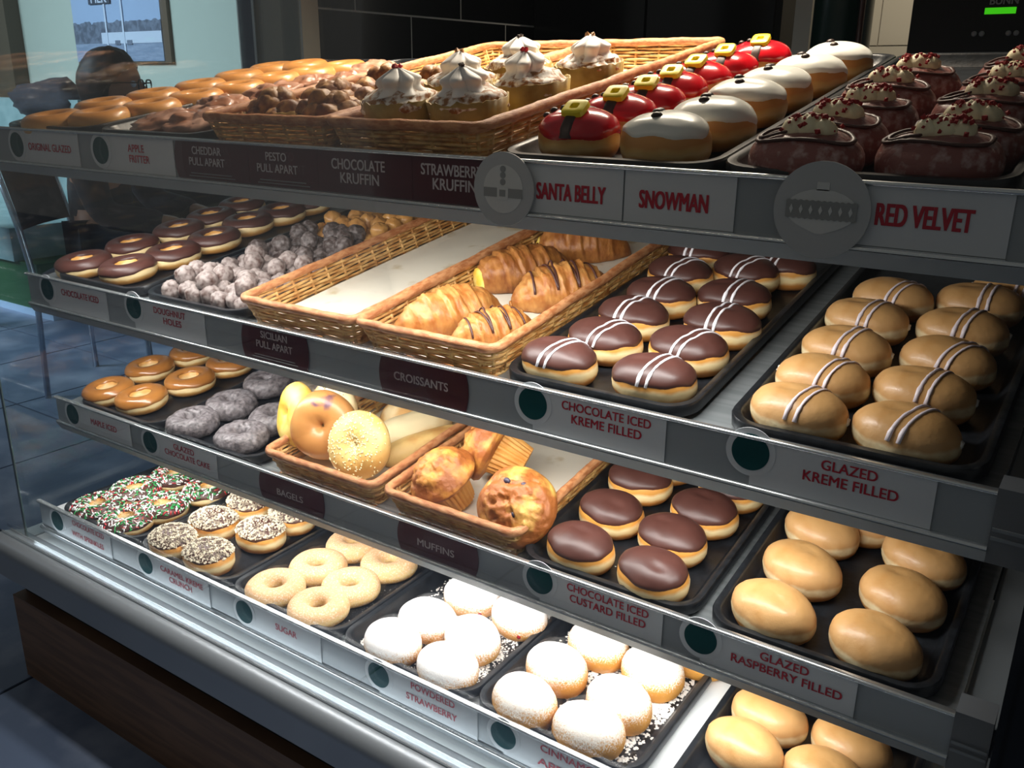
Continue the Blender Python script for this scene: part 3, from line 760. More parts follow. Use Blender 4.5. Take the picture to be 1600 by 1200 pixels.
SPOTS = {
  'glazed_ring': (0, [[(0.1516, 0.0328), (0.1205, 0.1398), (0.1325, 0.2282), (0.1386, 0.3233), (0.1203, 0.4267), (0.1135, 0.5174), (0.1718, 0.5474)], [(0.2239, 0.067), (0.2482, 0.1417), (0.2523, 0.2251), (0.259, 0.3094), (0.2517, 0.4003), (0.2762, 0.4631), (0.29, 0.5287)]]),
  'fritter': (0, [[(0.3884, 0.0722), (0.3569, 0.1906), (0.3551, 0.3074), (0.3664, 0.3812), (0.417, 0.4146)], [(0.4338, 0.0876), (0.3633, 0.5299)]]),
  'pull_apart': (0, [[(0.513, 0.1187), (0.4743, 0.2511), (0.5341, 0.3155)], [(0.6002, 0.1285), (0.6447, 0.1882), (0.6544, 0.2883)]]),
  'kruffin': (0, [[(0.8317, 0.0933), (0.7889, 0.227), (0.7871, 0.3275)], [(0.9159, 0.103), (0.9613, 0.1618), (0.9585, 0.2914)]]),
  'santa': (0, [[(1.0729, 0.0676), (1.0744, 0.1488), (1.0771, 0.2141), (1.0699, 0.2933), (1.0676, 0.3733), (1.0677, 0.4625), (1.0784, 0.5619)]]),
  'snowman': (0, [[(1.1731, 0.0598), (1.1868, 0.1391), (1.1797, 0.2475), (1.1824, 0.3305), (1.1917, 0.4241), (1.1947, 0.5296)]]),
  'red_velvet': (0, [[(1.3142, 0.0367), (1.3178, 0.1057), (1.3242, 0.1841), (1.3181, 0.2865), (1.3253, 0.3756)], [(1.4172, 0.0476), (1.427, 0.1078), (1.4229, 0.2218), (1.4272, 0.3206), (1.4271, 0.4286)]]),
  'choc_ring': (1, [[(0.0726, 0.0548), (0.0671, 0.1557), (0.0691, 0.2565), (0.0557, 0.3427), (0.0427, 0.4315)], [(0.1793, 0.07), (0.1888, 0.153), (0.1893, 0.243), (0.1652, 0.3416), (0.1741, 0.4184), (0.172, 0.4913)]]),
  'choc_kreme': (1, [[(1.0468, 0.0436), (1.0659, 0.1154), (1.064, 0.1929), (1.0643, 0.27), (1.0512, 0.3555), (1.0396, 0.4466)], [(1.1642, 0.0464), (1.1659, 0.1293), (1.1723, 0.212), (1.1538, 0.2963), (1.132, 0.3922), (1.1698, 0.4292)]]),
  'glazed_kreme': (1, [[(1.3214, 0.042), (1.3207, 0.1183), (1.3213, 0.1999), (1.3188, 0.2912), (1.3286, 0.3719)], [(1.4196, 0.0419), (1.4166, 0.1276), (1.4217, 0.212), (1.42, 0.2991), (1.4224, 0.3893), (1.4517, 0.4476)]]),
  'maple': (2, [[(0.0699, 0.0523), (0.0523, 0.1535), (0.0673, 0.2422)], [(0.159, 0.0607), (0.1765, 0.1525), (0.1813, 0.2411)]]),
  'choc_cake': (2, [[(0.3258, 0.0435), (0.332, 0.1208), (0.3213, 0.2102), (0.3288, 0.2849)], [(0.4447, 0.0468), (0.4439, 0.118), (0.4265, 0.2464)]]),
  'custard': (2, [[(1.0749, 0.0429), (1.0714, 0.1269), (1.069, 0.2125), (1.0772, 0.2749)], [(1.1746, 0.0376), (1.164, 0.1113), (1.1749, 0.1824), (1.1833, 0.2526)]]),
  'raspberry': (2, [[(1.3142, 0.0438), (1.3173, 0.129), (1.3136, 0.214), (1.3498, 0.2586)], [(1.4193, 0.0439), (1.4253, 0.132), (1.4294, 0.2129)]]),
  'sprinkle': (3, [[(0.1055, 0.0254), (0.1028, 0.1165), (0.111, 0.1992)], [(0.1923, 0.0264), (0.2024, 0.1058), (0.216, 0.1962)]]),
  'caramel': (3, [[(0.3351, 0.0285), (0.3398, 0.1116), (0.3354, 0.1923)], [(0.4234, 0.0361), (0.4355, 0.1329), (0.4331, 0.2055)]]),
  'sugar': (3, [[(0.577, 0.0385), (0.585, 0.1203), (0.5825, 0.2043)], [(0.6689, 0.0306), (0.6693, 0.1076), (0.6727, 0.1914)]]),
  'powdered': (3, [[(0.8224, 0.0293), (0.8281, 0.1008), (0.8436, 0.187)], [(0.9185, 0.0259), (0.9088, 0.1004), (0.9322, 0.1829)]]),
  'cinnamon': (3, [[(1.0413, 0.0304), (1.0404, 0.1103), (1.0605, 0.1858)], [(1.133, 0.0216), (1.1401, 0.0961), (1.1477, 0.1753), (1.1822, 0.2445)]]),
  'plain': (3, [[(1.2973, 0.1091), (1.3025, 0.1784), (1.3232, 0.262)], [(1.3889, 0.1151), (1.3988, 0.182), (1.4211, 0.2702)]]),
  'croissant': (1, [[(0.8151, 0.1187), (0.9079, 0.1099), (0.9213, 0.261), (0.8061, 0.2914), (0.7817, 0.4274)]]),
  'bagel': (2, [[(0.4992, 0.0969), (0.529, 0.1118), (0.5757, 0.1039), (0.6576, 0.0994)]]),
  'roll': (2, [[(0.5601, 0.2353), (0.6412, 0.2234), (0.691, 0.1992)]]),
  'muffin': (2, [[(0.7989, 0.0832), (0.9337, 0.1026), (0.8511, 0.1611), (0.8545, 0.2099)]]),
}
TAGS = [
  (0, 'w', 0.1159, 0.2841, (0.1167, -0.0256), [('ORIGINAL GLAZED', 0.2068, -0.0265, 0.1152)]),
  (0, 'w', 0.3401, 0.5056, (0.341, -0.0241), [('APPLE', 0.4236, -0.0179, 0.0363), ('FRITTER', 0.4294, -0.0319, 0.0449)]),
  (0, 'm', 0.5069, 0.6529, None, [('CHEDDAR', 0.5732, -0.0144, 0.0568), ('PULL APART', 0.5724, -0.0278, 0.0698)]),
  (0, 'm', 0.6529, 0.7722, None, [('PESTO', 0.7024, -0.0152, 0.0356), ('PULL APART', 0.7033, -0.0277, 0.0704)]),
  (0, 'm', 0.7722, 0.9147, None, [('CHOCOLATE', 0.8352, -0.0176, 0.0805), ('KRUFFIN', 0.8372, -0.0327, 0.0583)]),
  (0, 'm', 0.9147, 1.0219, None, [('STRAWBERRY', 0.9676, -0.0162, 0.0811), ('KRUFFIN', 0.9708, -0.0308, 0.0561)]),
  (0, 'w', 1.0367, 1.1663, (1.0367, -0.0296), [('SANTA BELLY', 1.1105, -0.0287, 0.0755)]),
  (0, 'w', 1.167, 1.2737, None, [('SNOWMAN', 1.2165, -0.0284, 0.0657)]),
  (0, 'w', 1.3478, 1.4829, (1.3475, -0.025), [('RED VELVET', 1.4233, -0.025, 0.0688)]),
  (1, 'w', 0.0616, 0.2355, (0.0637, -0.0208), [('CHOCOLATE ICED', 0.1599, -0.0198, 0.1077)]),
  (1, 'w', 0.3071, 0.4793, (0.3096, -0.0164), [('DOUGHNUT', 0.398, -0.0135, 0.0756), ('HOLES', 0.4033, -0.0274, 0.0432)]),
  (1, 'm', 0.559, 0.6929, None, [('SICILIAN', 0.6267, -0.0107, 0.0521), ('PULL APART', 0.6262, -0.0269, 0.0715)]),
  (1, 'm', 0.8177, 0.9573, None, [('CROISSANTS', 0.885, -0.0257, 0.0841)]),
  (1, 'w', 1.0469, 1.2069, (1.0468, -0.0201), [('CHOCOLATE ICED', 1.1371, -0.0132, 0.1059), ('KREME FILLED', 1.1385, -0.0272, 0.0833)]),
  (1, 'w', 1.2964, 1.4594, (1.2953, -0.0168), [('GLAZED', 1.3867, -0.0111, 0.0492), ('KREME FILLED', 1.3886, -0.0268, 0.0837)]),
  (2, 'w', 0.0536, 0.2274, (0.0548, -0.0236), [('MAPLE ICED', 0.1498, -0.0241, 0.0769)]),
  (2, 'w', 0.2828, 0.4533, (0.2837, -0.0232), [('GLAZED', 0.373, -0.0151, 0.0523), ('CHOCOLATE CAKE', 0.3789, -0.028, 0.1141)]),
  (2, 'm', 0.5511, 0.6885, None, [('BAGELS', 0.6178, -0.0277, 0.054)]),
  (2, 'm', 0.8252, 0.96, None, [('MUFFINS', 0.891, -0.0259, 0.0606)]),
  (2, 'w', 1.0515, 1.2116, (1.0512, -0.0174), [('CHOCOLATE ICED', 1.1419, -0.01, 0.105), ('CUSTARD FILLED', 1.1426, -0.0231, 0.0978)]),
  (2, 'w', 1.2575, 1.4189, (1.2566, -0.0179), [('GLAZED', 1.3469, -0.0123, 0.05), ('RASPBERRY FILLED', 1.3489, -0.0245, 0.1141)]),
  (3, 'w', 0.0594, 0.2238, (0.0603, -0.0247), [('CHOCOLATE ICED', 0.1585, -0.0127, 0.0958), ('WITH SPRINKLES', 0.1532, -0.0343, 0.0965)]),
  (3, 'w', 0.3231, 0.4855, (0.3238, -0.0242), [('CARAMEL KREME', 0.4174, -0.0183, 0.1071), ('CRUNCH', 0.4134, -0.0324, 0.0571)]),
  (3, 'w', 0.5676, 0.7286, (0.568, -0.0252), [('SUGAR', 0.6587, -0.0233, 0.0443)]),
  (3, 'w', 0.8385, 1.0025, (0.8388, -0.0215), [('POWDERED', 0.9314, -0.0118, 0.0715), ('STRAWBERRY', 0.9288, -0.0315, 0.0837)]),
  (3, 'w', 1.0422, 1.2054, (1.0422, -0.0216), [('CINNAMON', 1.1381, -0.0047, 0.0847), ('APPLE', 1.12, -0.033, 0.0554)]),
]
# ---------------------------------------------------------------- the room
def struct(o): o['kind'] = 'structure'; return o
M['floor'] = mat('slate_floor', '#63728c', 0.36, color2='#a3adc2', scale=5, detail=8, lo=0.45, hi=0.75, bump=0.25, bump_scale=14)
M['grout'] = mat('dark_grout', '#20242c', 0.7)
M['wall_pale'] = mat('pale_sage_paint', '#b4c0b2', 0.7)
M['wall_brown'] = mat('olive_brown_panel', '#4f4634', 0.6)
M['tile_black'] = mat('black_gloss_tile', '#0b0a0a', 0.2, spec=0.2)
M['tile_grout'] = mat('pale_grout', '#d8d5cc', 0.8)
M['tile_white'] = mat('cream_tile', '#c9c3b2', 0.3)
M['cabinet'] = mat('black_cabinet', '#080808', 0.5, spec=0.15)
M['post_grey'] = mat('warm_grey_metal', '#8f8b80', 0.45, 0.2)
M['gasket'] = mat('blue_grey_gasket', '#39475a', 0.5)
M['tank'] = mat('dark_green_tank', '#06241d', 0.25, spec=0.4)
M['tank_trim'] = mat('brown_tank_trim', '#3d2018', 0.4)
M['brewer'] = mat('black_brewer_plastic', '#080808', 0.5, spec=0.15)
M['lcd'] = mat('green_display', '#1c6a08', 0.4, emit='#3fd00c', estr=0.75)
M['brewer_ink'] = mat('dim_grey_print', '#6a6a6a', 0.5)

struct(Geo().box(-7, 3.2, -3.2, 4.2, -0.06, -0.004).build('floor', M['grout'], smooth=False))
g = Geo(); fs = 0.52
for i in range(-14, 7):
    for j in range(-7, 9):
        x, y = i * fs - 0.02, j * fs + 0.06
        if -7 <= x and x + fs <= 3.2: g.box(x + .004, x + fs - .004, y + .004, y + fs - .004, -0.004, 0.0)
struct(g.build('floor_tiles', M['floor'], smooth=False))
bpy.data.objects['floor_tiles'].name = 'floor.001'
struct(Geo().box(-4.72, -1.9, 2.5, 2.6, 0, 2.8).build('wall_left', M['wall_pale'], smooth=False))
struct(Geo().box(-7.0, -4.72, 2.4, 2.6, 0, 2.8).build('wall_far', M['wall_brown'], smooth=False))
struct(Geo().box(-4.72, -1.9, 2.47, 2.5, 0, 0.09).build('baseboard_left', M['wall_pale'], smooth=False))
# partition tiled in black: it runs back from just behind the case
S0 = Vector((-0.557, 1.0, 0)); DIR = Vector((0.116, 0.993, 0)).normalized(); NR = Vector((DIR.y, -DIR.x, 0))
def wallframe(): return Matrix(((DIR.x, -NR.x, 0, S0.x), (DIR.y, -NR.y, 0, S0.y), (0, 0, 1, 0), (0, 0, 0, 1)))
W4 = wallframe()
struct(Geo().box(-0.05, 1.40, 0.0018, 0.14, 0, 2.6, W4).build('wall_back', M['tile_grout'], smooth=False))
g = Geo()
for row in range(-6, 6):
    z0, z1 = 1.300 + row * 0.215, 1.300 + (row + 1) * 0.215
    off = 0.276 if row % 2 == 0 else 0.507
    x = off - 2 * 0.462
    while x < 1.40:
        a, b = max(-0.05, x + .003), min(1.40, x + 0.462 - .003)
        if b > a: g.box(a, b, 0.0, 0.003, max(0, z0 + .003), z1 - .003, W4)
        x += 0.462
struct(g.build('wall_tiles', M['tile_black'], smooth=False)); bpy.data.objects['wall_tiles'].name = 'wall_back.001'
# white tiled wall behind the machines
g = Geo()
struct(Geo().box(-0.35, 3.2, 2.62, 2.75, 0, 2.6).build('wall_right', M['tile_grout'], smooth=False))
tz = [0.62 + 0.205 * k for k in range(8)]
for r_, z in enumerate(tz):
    x = -0.3 + (0.2 if r_ % 2 else 0.0)
    while x < 3.1: g.box(x + .002, x + .398, 2.610, 2.622, z + .002, z + .203); x += 0.40
struct(g.build('wall_tiles', M['tile_white'], smooth=False)); bpy.data.objects['wall_tiles'].name = 'wall_right.001'

# black storage cabinet between the partition and the machines
o = empty('storage_cabinet'); o.location = (0.30, 2.05, 0)
Geo().box(-0.68, 0.24, 0.0, 0.5, 0, 2.3).build('cabinet_body', M['cabinet'], o, smooth=False)
Geo().box(-0.66, -0.225, -0.018, 0.0, 0.1, 2.25).build('door', M['black_gloss'], o, smooth=False)
Geo().box(-0.215, 0.22, -0.018, 0.0, 0.1, 2.25).build('door', M['black_gloss'], o, smooth=False)
tag(o, 'tall black storage cabinet in the dark behind the wicker baskets', 'cabinet')
o = Geo().box(0.742, 0.785, 1.56, 1.62, 0, 2.4).build('wall_post', M['post_grey'], smooth=False)
tag(o, 'slim grey post standing between the black cabinet and the green tank', 'post')

# counter behind, carrying the tank and the brewer
o = empty('back_counter'); o.location = (1.3, 1.45, 0)
Geo().box(-0.50, 1.2, -0.35, 0.45, 0, 0.86).build('counter_body', M['cabinet'], o, smooth=False)
Geo().box(-0.51, 1.22, -0.37, 0.46, 0.86, 0.90).build('worktop', M['black_gloss'], o, smooth=False)
tag(o, 'black back counter carrying the green tank and the coffee brewer', 'counter')
o = empty('drink_tank'); o.location = (0.895, 1.45, 0.90)
Geo().lathe([(0.066, 0), (0.068, 0.02), (0.068, 0.62), (0.060, 0.64)], 40).build('tank_body', M['tank'], o, angle=40)
Geo().lathe([(0.072, 0.0), (0.072, 0.03), (0.0685, 0.032)], 40).build('base_ring', M['tank_trim'], o, angle=40)
g = Geo(); g.tube([(0.055, -0.046, 0.03), (0.055, -0.046, 0.60)], 0.007, 8)
g.build('sight_tube', M['tank_trim'], o)
tag(o, 'tall dark green drink tank beside the white tiled wall', 'tank')
o = empty('coffee_brewer'); o.location = (1.36, 1.10, 0.90)
BY = 0.0
Geo().prism([(0.0, 0.0), (0.0, 0.55), (0.03, 0.60), (0.36, 0.60), (0.36, 0.0)], -0.235, 0.34).build('brewer_body', M['brewer'], o, smooth=False)
Geo().box(-0.106, -0.054, -0.004, 0.001, 0.322, 0.333).build('display', M['lcd'], o, smooth=False)
for bx in (-0.118, -0.105, -0.060, -0.047):
    Geo().lathe([(0.005, 0), (0.005, 0.004), (0.004, 0.005)], 14, lambda p, a, bx=bx: Vector((bx + p.x, -p.z, 0.288 + p.y))).build('button', M['brewer_ink'], o)
tag(o, 'black coffee brewer with small green display behind the red velvet doughnuts', 'coffee brewer')

# ---------------------------------------------------------------- lettering
def text_mesh(s, name, m, parent, width, height, thick=0.035):
    cu = bpy.data.curves.new('lettering', 'FONT'); cu.body = s; cu.size = 1.0; cu.align_x = 'LEFT'; cu.resolution_u = 4; cu.extrude = 0.0
    t = bpy.data.objects.new('lettering', cu); COL.objects.link(t)
    bpy.context.view_layer.update()
    me = bpy.data.meshes.new_from_object(t.evaluated_get(bpy.context.evaluated_depsgraph_get()))
    bpy.data.objects.remove(t)
    xs = [v.co.x for v in me.vertices]; ys = [v.co.y for v in me.vertices]
    x0, x1, y0, y1 = min(xs), max(xs), min(ys), max(ys)
    for v in me.vertices:
        v.co = ((v.co.x - (x0 + x1) / 2) / (x1 - x0) * width, 0.0, (v.co.y - (y0 + y1) / 2) / (y1 - y0) * height)
    V = [tuple(v.co) for v in me.vertices]; F = [tuple(p.vertices) for p in me.polygons]; n = len(V); g = Geo(); e = height * thick
    for q, (dx, dz) in enumerate(((-e, -e * .5), (e, -e * .5), (-e, e * .5), (e, e * .5), (0, 0))): g.add([(x + dx, y - 0.00004 * q, z + dz) for x, y, z in V], [f[::-1] for f in F])
    bpy.data.meshes.remove(me)
    return g.build(name, m, parent, smooth=False)
b = bpy.data.objects['coffee_brewer']
t = text_mesh('BUNN', 'lettering', M['brewer_ink'], b, 0.047, 0.013); t.location = (-0.076, -0.0015, 0.345)

# ---------------------------------------------------------------- the display case
case = empty('pastry_display_case')
XL, XR = -0.066, 1.58
tag(case, 'long four-shelf glass pastry case with metal frame', 'display case')
Geo().box(-0.036, XR, -0.212, 0.60, 0.0, 0.176).build('plinth', M['plinth'], case, smooth=False)
Geo().box(-0.03, XR - .01, -0.190, 0.60, 0.176, 0.222).build('recess_band', M['recess'], case, smooth=False)
bp = [(-0.15, 0.218), (-0.205, 0.218)]
for k in range(9):
    a = R(200 - 110 * k / 8); bp.append((-0.203 + 0.022 * math.cos(a), 0.268 + 0.024 * math.sin(a)))
bp += [(-0.19, 0.291), (-0.15, 0.276)]
bp[1] = (-0.2235, 0.222)
Geo().prism(bp, XL, XR).build('bumper', M['bumper'], case, angle=30)
Geo().box(XL + .003, XR - .003, -0.176, 0.60, 0.222, 0.280).build('deck', M['deck'], case, smooth=False)
g = Geo(); g.box(XL + .003, XR - .003, -0.1990, -0.1975, 0.275, 0.296); g.box(XL + .003, XR - .003, -0.1830, -0.1815, 0.275, 0.292)
g.build('glass_track', M['rail_lip'], case, smooth=False)
Geo().box(XL, XR - .01, -0.1930, -0.1870, 0.284, 1.62).build('front_glass', M['glass'], case, smooth=False)
Geo().box(-0.022, -0.016, -0.176, 0.575, 0.281, 1.62).build('end_glass', M['side_glass'], case, smooth=False)
g = Geo(); g.box(-0.0225, -0.0155, -0.178, -0.176, 0.281, 1.62)
g.build('glass_edge', M['glass_edge'], case, smooth=False)
Geo().box(-0.168, -0.031, 0.58, 0.64, 0.0, 1.62).build('rear_post', M['post_grey'], case, smooth=False)
Geo().box(-0.176, -0.168, 0.574, 0.64, 0.0, 1.62).build('post_edge', M['rail_lip'], case, smooth=False)
Geo().box(-0.235, -0.176, 0.585, 0.64, 0.0, 1.62).build('gasket', M['gasket'], case, smooth=False)
Geo().box(1.540, 1.580, -0.13, 0.60, 0.28, 1.62).build('end_panel', M['black_gloss'], case, smooth=False)
Geo().box(-0.02, 1.54, 0.630, 0.642, 0.28, 1.03).build('back_panel', M['black_gloss'], case, smooth=False)
Geo().box(-0.235, 1.58, 0.30, 0.64, 1.64, 1.70).build('canopy', M['steel'], case, smooth=False)
Geo().box(0.50, 1.18, 0.39, 0.45, 1.625, 1.64).build('canopy_lamp', M['deck'], case, smooth=False)

RAIL = [(-0.1500, 1.0171), (-0.1099, 0.7719), (-0.0946, 0.5425), (-0.1549, 0.3581)]
RL = ['top', 'second', 'third', 'bottom']
for s, (ry, rz_) in enumerate(RAIL):
    y, z, t = SHELF[s]
    sh = empty('display_shelf'); sh.location = (0, ry, rz_)
    tag(sh, ('topmost shelf, with the wicker baskets of cream-topped pastries', 'second shelf from the top, with the croissant basket', 'third shelf from the top, with the bagel and muffin baskets', 'lowest shelf, with the powdered sugar shells')[s] + ', metal with a card rail', 'shelf')
    H = 0.0535 if s != 2 else 0.049
    # local frame: origin at the top front edge of the rail
    g = Geo()
    g.prism([(0.001, -0.003), (0.001, -H + 0.003), (0.004, -H + 0.003), (0.004, -0.003)], 0.0, 1.505)
    g.build('card_channel', M['rail_channel'], sh, smooth=False)
    lip = lambda zc, r: [(-0.0005 + r * math.cos(R(a)), zc + r * math.sin(R(a))) for a in range(0, 360, 45)]
    Geo().prism([(0.004, -0.0038), (-0.003, -0.0038), (-0.0042, -0.0022), (-0.0038, -0.0004), (-0.0015, 0.0004), (0.004, 0.0)], 0.0, 1.505).build('top_lip', M['rail_lip'], sh, angle=60)
    Geo().prism([(0.004, -H + 0.003), (-0.003, -H + 0.003), (-0.0052, -H + 0.0012), (-0.005, -H - 0.0005), (0.004, -H - 0.001)], 0.0, 1.505).build('bottom_lip', M['rail_lip'], sh, angle=60)
    # apron under the lip and the pan itself
    dy, dz = y - ry, z - rz_
    n = Vector((0, -math.sin(t), math.cos(t))); d = Vector((0, math.cos(t), math.sin(t)))
    P = lambda dd, h: Vector((0, dy, dz)) + d * dd + n * h
    top0 = P(0.004, -TD - 0.0035); top1 = P(0.652, -TD - 0.0035); bot1 = P(0.652, -TD - 0.0085); bot0 = P(0.03, -TD - 0.0085)
    Geo().prism([(-0.005, -H - 0.001), (0.003, -H - 0.015), (0.022, -H - 0.015), (0.022, -H - 0.001)], 0.0, 1.505).build('apron', M['rail'], sh, smooth=False)
    Geo().prism([(0.004, top0.z), (top1.y, top1.z), (bot1.y, bot1.z), (bot0.y, bot0.z), (0.022, bot0.z - .002), (0.022, -H - 0.008), (0.004, -H - 0.002)], 0.0, 1.505).build('pan', M['steel'] if s < 3 else M['deck'], sh, smooth=False)
    Geo().box(1.505, 1.537, -0.003, 0.030, -H - 0.012, 0.003).build('end_cap', M['end_cap'], sh, smooth=False)
    g = Geo(); g.box(1.506, 1.536, -0.0045, -0.003, -H + 0.010, -H + 0.013); g.box(1.506, 1.536, -0.0045, -0.003, -H + 0.018, -H + 0.021)
    g.build('cap_rib', M['rail'], sh, smooth=False)
    Geo().prism([(0.030, top0.z - .004), (top1.y, top1.z - 0.004), (bot1.y, bot1.z - 0.03), (0.030, bot0.z - 0.035)], 1.507, 1.5385).build('side_bracket', M['rail'], sh, smooth=False)
    if s < 3:
        Geo().box(0.15, 1.30, 0.026 - 0.002, 0.040, -H - 0.013, -H - 0.005).build('strip_lamp', M['deck'], sh, smooth=False)

# ---------------------------------------------------------------- price cards
CARDS = [
 ('pale card for the plain glazed rings', 'pale card for the apple fritters', 'maroon card for the cheddar bread', 'maroon card for the pesto bread', 'maroon card for chocolate kruffins', 'maroon card for strawberry kruffins', 'pale card with a belted belly badge', 'plain pale card reading snowman', 'pale card with a tree bauble badge'),
 ('pale card for the chocolate iced rings', 'pale card for the doughnut holes', 'maroon card below the empty wicker basket', 'maroon card below the croissant basket', 'pale card for the striped chocolate shells', 'pale card for the striped glazed shells'),
 ('pale card for the maple iced rings', 'pale card for the glazed chocolate cake rings', 'maroon card below the bagel basket', 'maroon card below the muffin basket', 'pale card for the chocolate iced custard shells', 'pale card for the raspberry filled shells'),
 ('pale card for the sprinkle rings', 'pale card for the caramel crunch shells', 'pale card for the sugar rings', 'pale card for the powdered strawberry shells', 'pale card for the cinnamon apple shells')]
cnt = [0, 0, 0, 0]
for s, kind, x0, x1, badge, lines in TAGS:
    ry, rz_ = RAIL[s]; H = 0.0535 if s != 2 else 0.049
    c = empty('price_card'); c.location = ((x0 + x1) / 2, ry - 0.0005, rz_)
    tag(c, CARDS[s][cnt[s]] + ', on the %s shelf rail' % RL[s], 'price card', 'price cards on the shelf rails'); cnt[s] += 1
    ox = c.location.x; zt, zb = -0.0040, -H + 0.0035
    special = s == 0 and badge is not None and x0 > 1.0
    if kind == 'm':
        pts = []; r = 0.010; hh = zt - zb
        left = x0 - ox + 0.0; right = x1 - ox
        # gently bowed ends, as on the photo's maroon cards
        for k in range(9):
            q = -1 + 2 * k / 8; pts.append((left + (0.005 * q * q if s or x0 < 0.52 else 0.0), zb + hh * (q + 1) / 2))
        for k in range(9):
            q = 1 - 2 * k / 8; pts.append((right - 0.0004 - (0.004 * q * q if s else 0.0), zb + hh * (q + 1) / 2))
        mm, ink = 'maroon', 'grey_ink'
    else:
        pts = [(x0 - ox, zb), (x0 - ox, zt), (x1 - ox, zt), (x1 - ox, zb)]; mm, ink = 'card', 'red_ink'
        if badge is None: pts = [(x0 - ox + .001, zb), (x0 - ox + .001, zt), (x1 - ox, zt), (x1 - ox, zb)]
    v = [(x, -0.0004, z) for x, z in pts] + [(x, 0.0006, z) for x, z in pts]; n = len(pts)
    Geo().add(v, [tuple(range(n)), tuple(range(2 * n - 1, n - 1, -1))] + [(k, (k + 1) % n, n + (k + 1) % n, n + k) for k in range(n)]).build('card', M[mm], c, smooth=False)
    if badge:
        bx, bz = badge[0] - ox, badge[1]
        rb = 0.0245 if not special else (0.036 if x0 < 1.2 else 0.0385)
        yo = -0.0012 if not special else -0.0062
        disc = lambda rr, y0, y1, m_, nm, bx=bx, bz=bz, par=None: Geo().lathe([(rr, y0), (rr, y1)], 48, lambda p, a: Vector((bx + p.x, p.z, bz + p.y))).build(nm, M[m_], par or c, angle=40)
        if not special:
            q_ = disc(rb, -0.0011, -0.0003, 'card', 'badge_rim'); disc(0.0185, -0.0016, -0.0011, 'green', 'green_dot', par=q_)
        elif x0 < 1.2:
            disc(rb, yo, yo + 0.001, 'card_rim', 'badge'); disc(0.0235, yo - 0.0006, yo, 'badge_pale', 'belly')
            Geo().box(bx - 0.0232, bx + 0.0232, yo - 0.0010, yo - 0.0005, bz - 0.008, bz + 0.001).build('belt_mark', M['badge_dark'], c, smooth=False)
            Geo().box(bx - 0.0065, bx + 0.0065, yo - 0.0014, yo - 0.0009, bz - 0.010, bz + 0.003).build('buckle_mark', M['badge_pale'], c, smooth=False)
            Geo().box(bx - 0.0035, bx + 0.0035, yo - 0.0018, yo - 0.0013, bz - 0.007, bz - 0.0005).build('buckle_mark', M['badge_dark'], c, smooth=False)
            for q in (0.007, 0.0135, 0.0195):
                Geo().lathe([(0.0032, yo - 0.0011), (0.0032, yo - 0.0005)], 16, lambda p, a, q=q: Vector((bx + p.x, p.z, bz + q + p.y))).build('button_mark', M['badge_dark'], c, smooth=False)
        else:
            disc(rb, yo, yo + 0.001, 'card_rim', 'badge')
            def flat(poly, y, m_, nm):
                n = len(poly); v = [(bx + p, y, bz + q) for p, q in poly] + [(bx + p, y + 0.0005, bz + q) for p, q in poly]
                Geo().add(v, [tuple(range(n)), tuple(range(2 * n - 1, n - 1, -1))] + [(k, (k + 1) % n, n + (k + 1) % n, n + k) for k in range(n)]).build(nm, M[m_], c, smooth=False)
            arc = [(0.0285 * math.cos(R(a)), 0.0165 * math.sin(R(a))) for a in range(0, 181, 12)]
            low = [(0.0285 * math.cos(R(a)), 0.0160 * math.sin(R(a)) - 0.004 * (1 - abs(math.cos(R(a)))) ** 3) for a in range(192, 360, 12)]
            flat(arc + low, yo - 0.0006, 'badge_pale', 'bauble_mark')
            flat([(-0.005, 0.0155), (-0.005, 0.022), (0.005, 0.022), (0.005, 0.0155)], yo - 0.0006, 'badge_pale', 'bauble_cap_mark')
            band = [(-0.0282 + 0.0564 * k / 24, 0.0068 + 0.0009 * (k % 2)) for k in range(25)] + [(0.0282 - 0.0564 * k / 24, -0.0068 - 0.0009 * (k % 2)) for k in range(25)]
            flat(band, yo - 0.0012, 'badge_dark', 'bauble_band_mark')
            for k in range(7):
                q = -0.0235 + 0.047 * k / 6
                flat([(q - 0.0016, 0), (q, 0.0038), (q + 0.0016, 0), (q, -0.0038)], yo - 0.0018, 'badge_pale', 'diamond_mark')
    z_top = min(lines[0][2], -0.0128)
    for li, (txt, X, dz, w) in enumerate(lines):
        dz = z_top if li == 0 else min(dz, z_top - 0.0138)
        hgt = 0.0105 if len(lines) == 1 else 0.0097
        if kind == 'm': hgt = 0.0098
        if txt in ('SANTA BELLY', 'SNOWMAN'): hgt = 0.0155
        if txt == 'RED VELVET': hgt = 0.0165
        if txt == 'CROISSANTS': hgt = 0.0105
        if s == 0 and kind == 'm' and X > .75: hgt = 0.0115
        t = text_mesh(txt, 'lettering', M[ink], c, w, hgt, 0.04 if special or txt == 'SNOWMAN' else 0.03)
        t.location = (X - ox, -0.0009, dz)
    if kind == 'm' and s == 0 and x0 < 0.7 or (kind == 'm' and s == 1 and x0 < .7):
        g = Geo()
        for q in range(2): g.box(-0.045 + 0.004 * q, 0.045 - 0.006 * q, -0.0008, -0.0003, zb + 0.0028 + 0.0036 * q, zb + 0.0038 + 0.0036 * q)
        g.build('small_print', M['badge_dark'], c, smooth=False)

